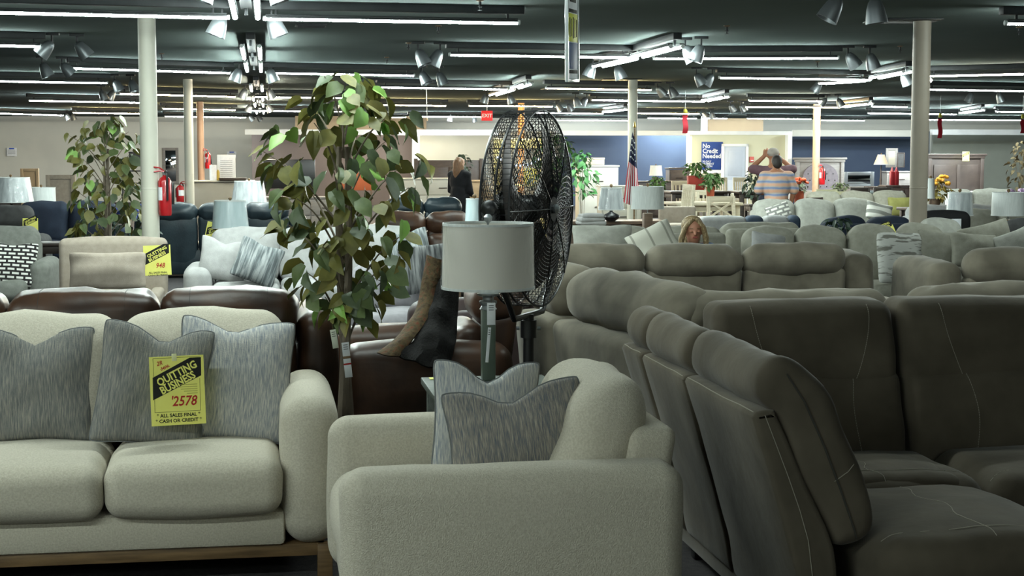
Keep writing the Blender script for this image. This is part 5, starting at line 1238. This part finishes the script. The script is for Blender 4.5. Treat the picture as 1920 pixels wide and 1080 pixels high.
for s in (0, 1):
    for i in range(16):
        for j in range(4):
            q = s * 85 + i * 5 + j; f = (q, q + 5, q + 6, q + 1); Fc.append(f if s == 0 else tuple(reversed(f)))
for i in range(16): Fc.append((i * 5 + 4, i * 5 + 9, 85 + i * 5 + 9, 85 + i * 5 + 4))
for i in (0, 16):
    for j in range(4): q = i * 5 + j; Fc.append((q, q + 1, 86 + q, 85 + q) if i == 0 else (q + 1, q, 85 + q, 86 + q))
obj('shell_back', (V, Fc), M_lgrey, brl); obj('seat_cushion', rbox(.54, .54, .2, .08, (0, .0, .38), n=3, m=3), M_lgrey, brl); obj('base', lathe([(.26, 0), (.28, .02), (.26, .3), (.0, .3)], 18), M_espresso, brl)
tb = thing('accent_stool', 'cream wooden framed accent stool left of the seated woman', 'stool', G(1276, 18.7), TH)
obj('seat', rbox(.5, .4, .12, .03, (0, 0, .80), n=2, m=2), M_sand, tb); obj('back', rbox(.46, .06, .24, .02, (0, .2, .94), n=2, m=2), M_sand, tb)
for sx in (-1, 1):
    for sy in (-1, 1): obj('leg', bbox(.05, .05, .75, (sx * .2, sy * .16, .375), .005), M_washed, tb)
# light grey sectional with the seated woman
def seg_sofa(label, u, Y, w, m, back_h=.92, rz=TH, seats=2, arms=True, **k): return sofa(label, G(u, Y), rz, w, .98, m, seats=seats, arm_w=.24, arm_h=.7, back_h=back_h, arms=arms, **k)
seg_sofa('long light greige sofa in the row behind the seated woman', 1208, 14.95, 1.78, M_greige, .97, TH + pi, 2, frame_h=.96)
seg_sofa('light greige sofa in front, on which the woman sits', 1225, 13.6, 1.25, M_greige, .84, rad(4), 2)
seg_sofa('light greige sofa right of the seated woman', 1500, 14.5, .95, M_greige, .96, rad(4), 2, arms=False)
seg_sofa('light greige sofa back between the woman and the navy sofa', 1405, 16.0, .80, M_greige, .96, TH + pi, 1, arms=False, frame_h=.955)
seg_sofa('long light greige sofa under the grey column', 1694, 14.5, .88, M_greige, .98, rad(4), 2, arms=False)
seg_sofa('greige sofa with loose pillows at the right edge', 1872, 14.5, .72, M_greige, .9, rad(4), 1)
pillow('plain pale pillow left of the seated woman', .55, .36, .16, W(1130, 458, 13.15), (rad(70), 0, .1), M_lgrey, None, seed=71)
pillow('cream pillow with fringe lines beside the seated woman', .42, .34, .15, W(1226, 458, 12.9), (rad(66), rad(-24), .1), bands('cream_fringe', [(0, (186, 184, 172)), (.86, (186, 184, 172)), (.9, (140, 138, 128)), (.97, (140, 138, 128))], 7, axis=0), None, seed=72)
pillow('white pillow on the sofa right of the seated woman', .34, .26, .13, W(1440, 462, 14.0), (rad(66), rad(10), .1), M_pale, None, seed=73)
pillow('tall cream pillow with broken grey stripes before the grey column', .46, .48, .15, W(1690, 484, 14.05), (rad(76), rad(1), .1), mat('broken_stripe', (196, 196, 190), (122, 120, 112), rough=.95, scale=5, stretch=(1.2, 7, 1), ramp=(.52, .58)), None, seed=74, k=.03)
pillow('greige pillow with a seam right of the tall striped pillow', .39, .40, .15, W(1758, 472, 14.1), (rad(72), rad(6), .1), M_greige, M_greige, seed=75)
pillow('greige pillow tilted at the right, upper one', .52, .42, .16, W(1852, 458, 14.25), (rad(70), rad(-14), .1), M_greige, None, seed=76)
pillow('greige pillow tilted at the right, lower one', .46, .34, .16, W(1826, 470, 14.0), (rad(70), rad(4), .1), M_greige, None, seed=77)
pillow('pale pillow at the right edge behind the taupe sofa', .42, .38, .16, W(1908, 468, 14.0), (rad(70), rad(-20), .1), M_lgrey, None, seed=78)
wb = thing('folded_blanket', 'white folded blanket on the greige sofa right of the fan', 'blanket', W(1108, 414, 15.3), TH)
for i in range(3): obj('blanket_fold', rbox(.27 - .02 * i, .24, .04, .018, (0, 0, -.02 + .035 * i), n=2, m=3, lump=.012, seed=i, puff=(0, 0, .01)), M_pale, wb)
bush('small bright green succulents on the sofa table, left clump', G(1512, 13.25), .09, .1, M_bright, 81, 60, .05, M_espresso, .08, .80, group='bright green succulents')
bush('small bright green succulents on the sofa table, right clump', G(1549, 13.25), .11, .05, M_bright, 82, 40, .05, M_espresso, .05, .80, group='bright green succulents')
# chairs right of the grey column
sofa('light grey rounded armchair right behind the grey column', G(1776, 15.5), TH, .72, .85, M_lgrey, seats=1, arm_w=.16, arm_h=.62, back_h=1.0, name='armchair', cat='armchair')
kb = thing('armchair', 'black curved back armchair beneath the grey crinkled lamp', 'armchair', G(1783, 16.6), TH)
obj('back', rbox(.62, .16, .62, .07, (0, .25, .74), n=4, m=4, puff=(0, .02, .04)), M_blackmatte, kb); obj('seat', rbox(.6, .56, .2, .06, (0, -.05, .38), n=2, m=3), M_blackmatte, kb)
for sx in (-1, 1):
    for sy in (-1, 1): obj('leg', rbox(.05, .05, .3, .008, (sx * .25, sy * .2, .15), n=1, m=1), M_blackmatte, kb)
tgx = thing('price_tag', 'white care tag hanging on the black curved armchair', 'tag', W(1793, 425, 16.72), TH); obj('paper', bbox(.11, .004, .17, (0, 0, 0), .001), M_paperw, tgx); obj('blue_mark', bbox(.02, .002, .02, (0, -.003, .03), .0005), MATS['box_blue'], tgx); obj('brown_line', bbox(.09, .002, .01, (0, -.003, -.03), .0005), M_brown, tgx)
sofa('white sofa behind the grey crinkled lamp', G(1800, 20.4), TH, 1.7, .95, M_pale, seats=2, back_h=.98, arm_h=.66)
sofa('light grey sofa far right behind the console', G(1830, 29.2), TH, 2.2, .95, M_lgrey, seats=2, back_h=1.0, arm_h=.66)
recliner('charcoal sofa at the right edge under the white drum lamp', G(2005, 16.4), rad(8), (.6, .6), M_charcoal, d=.95, back_h=.98, arm_w=.2, arm_h=.6)
sofa('cream sofa at the far right edge', G(1880, 18.6), TH, 1.5, .95, M_greige, seats=2, back_h=.99, arm_h=.66)
# ------------------------------------------------------------------ signs and hanging things
sg = thing('hanging_sign', 'narrow yellow and blue hanging sign in a clear holder, seen almost edge-on', 'sign', W(1073, 100, 9.0) , 0, None, (0, rad(-2.5), rad(78)))
hz = .55
obj('sign_board', bbox(.34, .006, .84, (0, 0, .275), .002), M_paperw, sg)
obj('holder_frame', join(bbox(.02, .02, .88, (-.18, 0, .275), .004), bbox(.02, .02, .88, (.18, 0, .275), .004), bbox(.36, .02, .02, (0, 0, -.155), .004)), mat('clear_holder', (176, 182, 184), rough=.15, spec=.8), sg)
for s in (-1, 1):
    obj('blue_panel', bbox(.30, .002, .15, (0, s * .005, -.015), .0005), mat('sign_blue', (44, 70, 112), rough=.6), sg)
    obj('yellow_panel', bbox(.30, .002, .16, (0, s * .005, .145), .0005), mat('sign_yellow', (196, 200, 40), rough=.6), sg)
    for k, (wx, hz_) in enumerate(((.022, .11), (.012, .10), (.026, .12), (.014, .11), (.02, .10))): obj('printed_stroke', bbox(wx, .002, hz_, (-.11 + .055 * k, s * .007, .145), .0005), M_ink, sg)
    obj('black_line', bbox(.26, .002, .02, (0, s * .005, .24), .0005), M_ink, sg); obj('black_line', bbox(.28, .002, .02, (0, s * .005, -.105), .0005), M_ink, sg)
    for k in range(3): obj('black_line', bbox(.2, .002, .02, (0, s * .005, .30 + .05 * k), .0005), M_ink, sg)
for s in (-1, 1): obj('hanging_wire', tube([(s * .12, 0, .69), (s * .12, 0, CEIL - sg.location.z)], .0015, 4), M_silver, sg)
ex = thing('exit_sign', 'small red exit sign hanging from the ceiling above the fan', 'exit sign', W(913, 217, 44), TH)
obj('sign_face', bbox(.20 * 1.6, .05, .28, (0, 0, 0), .01), mat('exit_red', (196, 40, 44), rough=.5, emit=(220, 40, 44), estr=.5), ex)
obj('lettering', xf(text_geo('EXIT', .14, .003), Matrix.Translation((0, -.028, 0)) @ Matrix.Rotation(pi / 2, 4, 'X')), M_white, ex, smooth=False)
obj('stem', tube([(0, 0, .14), (0, 0, CEIL - ex.location.z)], .012, 6), M_white, ex)
ps = thing('poster', 'blue no credit needed poster on the office wall', 'poster', on_office(1331, .03) + Vector((0, 0, W(960, 292, YO).z)), TH)
pw, ph = W(1352, 292, YO).x - W(1311, 292, YO).x, W(960, 266, YO).z - W(960, 318, YO).z
obj('sheet', bbox(pw, .02, ph, (0, 0, 0), .003), mat('poster_blue', (28, 58, 122), (30, 62, 128), rough=.6), ps)
RX = Matrix.Rotation(pi / 2, 4, 'X')
for s, z, sz in (('No', .345, .185), ('Credit', .165, .185), ('Needed', -.015, .185), ('90-DAY', -.21, .085), ('PAYMENT', -.295, .085), ('OPTION', -.38, .085)):
    obj('lettering', xf(text_geo(s, sz * pw / .65, .004 if sz > .1 else .001, .95, 0, 'LEFT'), Matrix.Translation((-pw * .46, -.0125, z * ph / 1.0)) @ RX), M_white, ps, smooth=False)
obj('white_strip', bbox(pw, .02, .1, (0, 0, -ph / 2 - .06), .003), M_paperw, ps)
al = thing('fire_alarm', 'small red fire alarm box on the office wall', 'alarm', on_office(1406, .05) + Vector((0, 0, W(960, 299, YO).z)), TH)
obj('alarm_box', bbox(.13, .07, .17, (0, 0, 0), .01), mat('alarm_red', (186, 92, 84), rough=.5), al); obj('pull_handle', bbox(.08, .02, .03, (0, -.04, -.03), .004), M_white, al)
for (u, v0, v1, Y, lb) in ((1285, 215, 250, 33, 'red hanging banner left of the office'), (1763, 222, 259, 36, 'red hanging banner over the sage bedroom'), (1918, 224, 250, 36, 'red hanging banner at the right edge')):
    a, b = W(u, v1, Y), W(u, v0, Y)
    T = thing('hanging_banner', lb, 'banner', (b.x, Y, b.z), TH + .3, 'red hanging banners'); h = b.z - a.z
    obj('banner_cloth', cloth(2, 8, lambda s, t: Vector(((s - .5) * .13, .02 * math.sin(t * 7), -h * t))), mat('banner_red', (178, 32, 50), rough=.8), T)
    obj('hanger_bar', bbox(.15, .02, .02, (0, 0, .0), .003), M_espresso, T); obj('hanging_wire', tube([(0, 0, 0), (0, 0, CEIL - b.z)], .003, 4), M_silver, T); obj('ribbon_bow', rbox(.09, .04, .10, .02, (0, 0, .07), n=2, m=2, lump=.02, lfreq=20), mat('bow_yellow', (170, 166, 60), rough=.7), T)
# pull cord from the ceiling
pc = thing('pull_cord', 'thin pale cord hanging from the ceiling right of the ficus', 'cord', WZ(799, 150, CEIL), 0)
zb = W(803, 222, pc.location.y).z; obj('cord', tube([(0, 0, 0), (.015, 0, zb - CEIL)], .004, 5), mat('cord_cream', (196, 190, 170), rough=.8), pc); obj('cord_pull', lathe([(.0, 0), (.016, .01), (.012, .05), (.0, .06)], 8, (.015, 0, zb - CEIL - .05)), M_oak, pc)
# ------------------------------------------------------------------ people
M_skin = mat('skin', (176, 122, 98), (184, 130, 106), rough=.6, scale=6)
M_skin2 = mat('tanned_skin', (142, 94, 68), (150, 102, 76), rough=.6, scale=6)
def ball(c, r, n=10):
    c = Vector(c); r = r if isinstance(r, (tuple, list)) else (r, r, r)
    g = lathe([(math.sin(pi * (k + .02) / (n + .04)), -math.cos(pi * (k + .02) / (n + .04))) for k in range(n + 1)], 14)
    return [Vector((p.x * r[0], p.y * r[1], p.z * r[2])) + c for p in g[0]], g[1]
def limb(pts, rs):
    P = [Vector(p) for p in pts]; fine, rr = [], []
    for i in range(len(P) - 1):
        for k in range(4): fine.append(P[i].lerp(P[i + 1], k / 4)); rr.append(rs[i] + (rs[i + 1] - rs[i]) * k / 4)
    fine.append(P[-1]); rr.append(rs[-1])
    return join(tube(fine, 0, 12, rs=rr), *[ball(p, r * .99, 8) for p, r in zip(P, rs)])
def blob(name, geos, m, T, vox=.014, sm=4):
    """limbs merged into one continuous surface"""
    o = obj(name, join(*geos), m, T)
    md = o.modifiers.new('merge', 'REMESH'); md.mode = 'VOXEL'; md.voxel_size = vox; md.use_smooth_shade = True
    s = o.modifiers.new('soft', 'SMOOTH'); s.iterations = sm; s.factor = .5
    return o
def hand(w, f, side, curl=.4, s=1.0):
    """palm and five bent fingers; w wrist, f pointing direction, side thumb direction"""
    f = Vector(f).normalized(); t = Vector(side); t = (t - f * t.dot(f)).normalized(); n = f.cross(t)
    w = Vector(w); g = [limb([w, w + f * .05 * s + t * .01, w + f * .085 * s], [.024 * s, .034 * s, .036 * s])]
    for k in range(4):
        b = w + f * .085 * s + t * (.030 - .020 * k) * s; L = (.070, .078, .072, .056)[k] * s
        m1 = b + f * L * .5 - n * L * .15 * curl; g.append(limb([b, m1, m1 + f * L * .4 - n * L * .5 * curl], [.0105 * s, .0095 * s, .008 * s]))
    b = w + f * .03 * s + t * .03 * s; g.append(limb([b, b + f * .035 * s + t * .028 * s, b + f * .07 * s + t * .034 * s], [.013 * s, .011 * s, .009 * s]))
    return g
def torso(sh=1.42, hip=.94, w=.19, d=.11, dz=0):
    return [limb([(0, 0, hip), (0, 0, hip + .16)], [.15, .14]), ball((0, .0, hip + .34), (w, d + .02, .24)), limb([(-w + .03, 0, sh - .03), (w - .03, 0, sh - .03)], [.075, .075]), ball((0, 0, hip + .05), (w - .015, d + .015, .16)), ball((0, 0, hip + .18), (w - .03, d, .2))]
def face(T, c, m, s=1.0, shut=False):
    """features on the -y side of a head centred at c"""
    c = Vector(c)
    for sx in (-1, 1):
        if shut:
            obj('eyelid', ball(c + Vector((sx * .032 * s, -.082 * s, .0)), (.016 * s, .009 * s, .010 * s), 6), m, T)
            obj('lash_line', tube([c + Vector((sx * .017 * s, -.090 * s, -.004 * s)), c + Vector((sx * .032 * s, -.093 * s, -.009 * s)), c + Vector((sx * .047 * s, -.086 * s, -.005 * s))], .0025 * s, 5), M_oak, T)
            obj('eyebrow', tube([c + Vector((sx * .018 * s, -.091 * s, .024 * s)), c + Vector((sx * .048 * s, -.082 * s, .025 * s))], .003 * s, 5), M_oak, T); continue
        obj('eye', ball(c + Vector((sx * .032 * s, -.083 * s, .004 * s)), (.013 * s, .008 * s, .008 * s), 6), M_white, T); obj('pupil', ball(c + Vector((sx * .032 * s, -.091 * s, .002 * s)), .005 * s, 5), M_ink, T)
        obj('eyebrow', tube([c + Vector((sx * .018 * s, -.092 * s, .026 * s)), c + Vector((sx * .048 * s, -.084 * s, .027 * s))], .004 * s, 5), M_oak, T)
    obj('lips', rbox(.045 * s, .012 * s, .014 * s, .005 * s, tuple(c + Vector((0, -.088 * s, -.052 * s))), n=2, m=2), mat('lip', (160, 84, 78), rough=.5), T)
def head_geo(c, s=1.0):
    c = Vector(c)
    return [ball(c + Vector((0, .0, .02 * s)), (.076 * s, .094 * s, .098 * s), 12), ball(c + Vector((0, -.02 * s, -.05 * s)), (.058 * s, .066 * s, .07 * s), 10), limb([c + Vector((0, -.088 * s, .0)), c + Vector((0, -.108 * s, -.025 * s)), c + Vector((0, -.09 * s, -.032 * s))], [.010 * s, .014 * s, .010 * s]),
            ball(c + Vector((-.078 * s, .005, -.01)), (.012 * s, .02 * s, .03 * s), 6), ball(c + Vector((.078 * s, .005, -.01)), (.012 * s, .02 * s, .03 * s), 6)]
# man in a striped shirt, seen from behind
p = G(1453, 22.6)
mb = thing('person', 'person with dark hair in a blue and orange striped shirt, seen from behind', 'person', p, pi)
H = 1.60
armsL = [limb([(-.17, 0, 1.36), (-.25, -.02, 1.12), (-.22, -.12, .92)], [.055, .043, .03])] + hand((-.22, -.12, .92), (.05, -.2, -1), (0, -1, 0), .5)
armsR = [limb([(.17, 0, 1.36), (.25, -.05, 1.14), (.16, -.26, 1.12)], [.055, .043, .03])] + hand((.16, -.26, 1.12), (-.6, -.8, .1), (0, 0, 1), .5)
blob('body', torso(1.40, .92) + [limb([(0, 0, 1.38), (0, -.01, 1.50)], [.06, .055])] + head_geo((0, -.03, 1.57), .95) + armsL + armsR + [limb([(s * .09, 0, .9), (s * .10, -.01, .5), (s * .10, .01, .08)], [.09, .062, .042]) for s in (-1, 1)] + [limb([(s * .10, .03, .05), (s * .10, -.14, .035)], [.045, .035]) for s in (-1, 1)], M_skin2, mb)
M_stripe = bands('blue_orange_stripes', [(0, (158, 150, 146)), (.22, (188, 146, 122)), (.45, (188, 146, 122)), (.6, (150, 146, 150)), (.72, (104, 120, 154)), (.88, (112, 126, 156)), (.97, (158, 150, 146))], 10.5, wob=.3)
blob('shirt', [(lambda g: ([Vector((q.x * 1.12, q.y * 1.2, q.z)) for q in g[0]], g[1]))(join(*torso(1.41, .90)))] + [limb([(s * .17, 0, 1.37), (s * .255, -.01, 1.18)], [.08, .078]) for s in (-1, 1)] + [limb([(0, 0, 1.37), (0, 0, 1.43)], [.085, .075])], M_stripe, mb)
blob('trousers', [limb([(s * .085, 0, .95), (s * .10, -.01, .5), (s * .10, .01, .08)], [.135, .09, .075]) for s in (-1, 1)] + [ball((0, 0, .92), (.19, .145, .13))], mat('dark_jeans', (34, 38, 50), (42, 46, 60), rough=.9, scale=10), mb)
blob('hair', [ball((0, .005, 1.60), (.082, .092, .088), 10), ball((0, .055, 1.555), (.072, .05, .07), 8)], mat('dark_hair', (28, 22, 20), (40, 32, 28), rough=.6, scale=40), mb, .012, 2)
face(mb, (0, -.03, 1.57), M_skin2, .95)
# man with grey cap behind him, arms raised to his head
p = G(1446, 23.4)
ma = thing('person', 'person in a grey cap and plum shirt with a raised arm, seen from behind', 'person', p, pi)
armsL = [limb([(.20, 0, 1.44), (.33, -.08, 1.47), (.13, -.06, 1.66)], [.06, .046, .032])] + hand((.13, -.06, 1.66), (-.5, -.2, .7), (0, 0, 1), .7)
armsR = [limb([(-.20, 0, 1.44), (-.33, -.08, 1.46), (-.13, -.08, 1.62)], [.06, .046, .032])] + hand((-.13, -.08, 1.62), (.6, -.3, .4), (0, 0, 1), .7)
blob('body', torso(1.47, .97, .2, .12) + [limb([(0, 0, 1.45), (0, -.01, 1.6)], [.065, .06])] + head_geo((0, -.03, 1.67)) + armsL + armsR + [limb([(s * .09, 0, .95), (s * .10, -.01, .52), (s * .10, .01, .08)], [.095, .064, .044]) for s in (-1, 1)] + [limb([(s * .10, .03, .05), (s * .10, -.15, .035)], [.046, .036]) for s in (-1, 1)], M_skin2, ma)
blob('shirt', [(lambda g: ([Vector((q.x * 1.12, q.y * 1.2, q.z)) for q in g[0]], g[1]))(join(*torso(1.48, .95, .2, .12)))] + [limb([(s * .19, 0, 1.45), (s * .30, -.03, 1.47)], [.08, .072]) for s in (-1, 1)], mat('plum_shirt', (92, 66, 74), (104, 76, 84), rough=.9, scale=10), ma)
blob('trousers', [limb([(s * .085, 0, 1.0), (s * .10, -.01, .52), (s * .10, .01, .08)], [.14, .092, .078]) for s in (-1, 1)] + [ball((0, 0, .96), (.195, .15, .13))], MATS['dark_jeans'], ma)
blob('cap', [ball((0, -.005, 1.72), (.092, .104, .075), 10), limb([(0, -.06, 1.70), (0, -.15, 1.685)], [.05, .03])], mat('grey_cap', (150, 142, 134), rough=.9), ma, .012, 2)
face(ma, (0, -.03, 1.67), M_skin2)
# woman with long fair hair in black, walking at the dresser
p = G(862, 27.0)
wm = thing('person', 'person with long light brown hair in black clothes by the white dresser', 'person', p, rad(150))
arms = []
for s in (-1, 1): arms += [limb([(s * .16, 0, 1.32), (s * .21, -.03, 1.06), (s * .14, -.20, .98)], [.048, .036, .026])] + hand((s * .14, -.20, .98), (-s * .5, -.8, 0), (0, 0, 1), .6, .9)
blob('body', torso(1.36, .90, .165, .10) + [limb([(0, 0, 1.35), (0, -.01, 1.46)], [.05, .046])] + head_geo((0, -.03, 1.53), .93) + arms + [limb([(s * .085, 0, .9), (s * .09, -.01, .48), (s * .09, .01, .07)], [.088, .058, .04]) for s in (-1, 1)] + [limb([(s * .09, .03, .045), (s * .09, -.13, .03)], [.04, .032]) for s in (-1, 1)], M_skin, wm)
M_bcloth = mat('black_clothes', (14, 14, 17), (22, 22, 26), rough=.92, scale=12)
blob('top', [(lambda g: ([Vector((q.x * 1.12, q.y * 1.2, q.z)) for q in g[0]], g[1]))(join(*torso(1.37, .90, .165, .10)))] + [limb([(s * .16, 0, 1.33), (s * .21, -.03, 1.06), (s * .155, -.16, .99)], [.062, .05, .042]) for s in (-1, 1)], M_bcloth, wm)
blob('trousers', [limb([(s * .085, 0, .92), (s * .09, -.01, .48), (s * .09, .01, .08)], [.12, .08, .06]) for s in (-1, 1)], M_bcloth, wm)
M_hairb = mat('light_brown_hair', (96, 68, 48), (128, 94, 66), rough=.55, scale=20, stretch=(6, 6, 1))
blob('hair', [ball((0, .015, 1.56), (.085, .098, .09), 10), limb([(0, .06, 1.54), (0, .075, 1.40), (0, .08, 1.24)], [.085, .08, .05]), limb([(-.06, .02, 1.5), (-.075, .03, 1.3)], [.04, .035]), limb([(.06, .02, 1.5), (.075, .03, 1.3)], [.04, .035])], M_hairb, wm, .012, 3)
face(wm, (0, -.03, 1.53), M_skin, .93)
# seated woman looking down
sw = thing('person', 'seated person with blonde hair in a blue shirt, looking down', 'person', Vector((G(1295, 13.35).x, 13.35, 0)), rad(6))
hz0 = W(1295, 434, 13.2).z
hd_ = Vector((0, -.06, hz0)); arms = []
for s in (-1, 1): arms += [limb([(s * .16, .02, hz0 - .17), (s * .21, -.06, hz0 - .44), (s * .08, -.30, hz0 - .48)], [.05, .04, .028])] + hand((s * .08, -.30, hz0 - .48), (-s * .5, -.8, .1), (0, 0, 1), .7, .9)
tor = [ball((0, .03, hz0 - .34), (.165, .11, .22)), limb([(-.15, .02, hz0 - .165), (.15, .02, hz0 - .165)], [.065, .065]), ball((0, .05, .58), (.18, .14, .14))]
legs = [limb([(s * .09, .0, .56), (s * .10, -.42, .55), (s * .10, -.42, .08)], [.085, .065, .04]) for s in (-1, 1)] + [limb([(s * .10, -.40, .045), (s * .10, -.56, .035)], [.04, .032]) for s in (-1, 1)]
blob('body', tor + [limb([(0, .02, hz0 - .2), (0, -.03, hz0 - .06)], [.052, .048])] + head_geo(hd_, 1.0) + arms + legs, M_skin, sw, .011)
blob('shirt', [(lambda g: ([Vector((q.x * 1.1, q.y * 1.16, q.z)) for q in g[0]], g[1]))(join(*tor[:2]))] + [limb([(s * .16, .02, hz0 - .165), (s * .22, -.06, hz0 - .40)], [.066, .055]) for s in (-1, 1)], mat('blue_shirt', (104, 128, 172), (116, 140, 182), rough=.9, scale=10), sw)
blob('trousers', [limb([(s * .09, .0, .57), (s * .10, -.42, .555), (s * .10, -.42, .12)], [.105, .08, .06]) for s in (-1, 1)], MATS['dark_jeans'], sw)
M_blonde = mat('blonde_hair', (158, 136, 100), (192, 172, 134), c3=(116, 96, 68), rough=.5, scale=16, stretch=(7, 7, 1))
hx = hd_
hg = [ball(hx + Vector((0, .03, .045)), (.098, .098, .092), 12), limb([hx + Vector((0, .07, .0)), hx + Vector((0, .085, -.12))], [.09, .08])]
for s in (-1, 1): hg += [limb([hx + Vector((s * .022, -.07, .098)), hx + Vector((s * .078, -.066, .04)), hx + Vector((s * .105, -.04, -.06)), hx + Vector((s * .115, -.02, -.15))], [.018, .021, .029, .022])]
blob('hair', hg, M_blonde, sw, .010, 3)
face(sw, hd_, M_skin, 1.0, True)
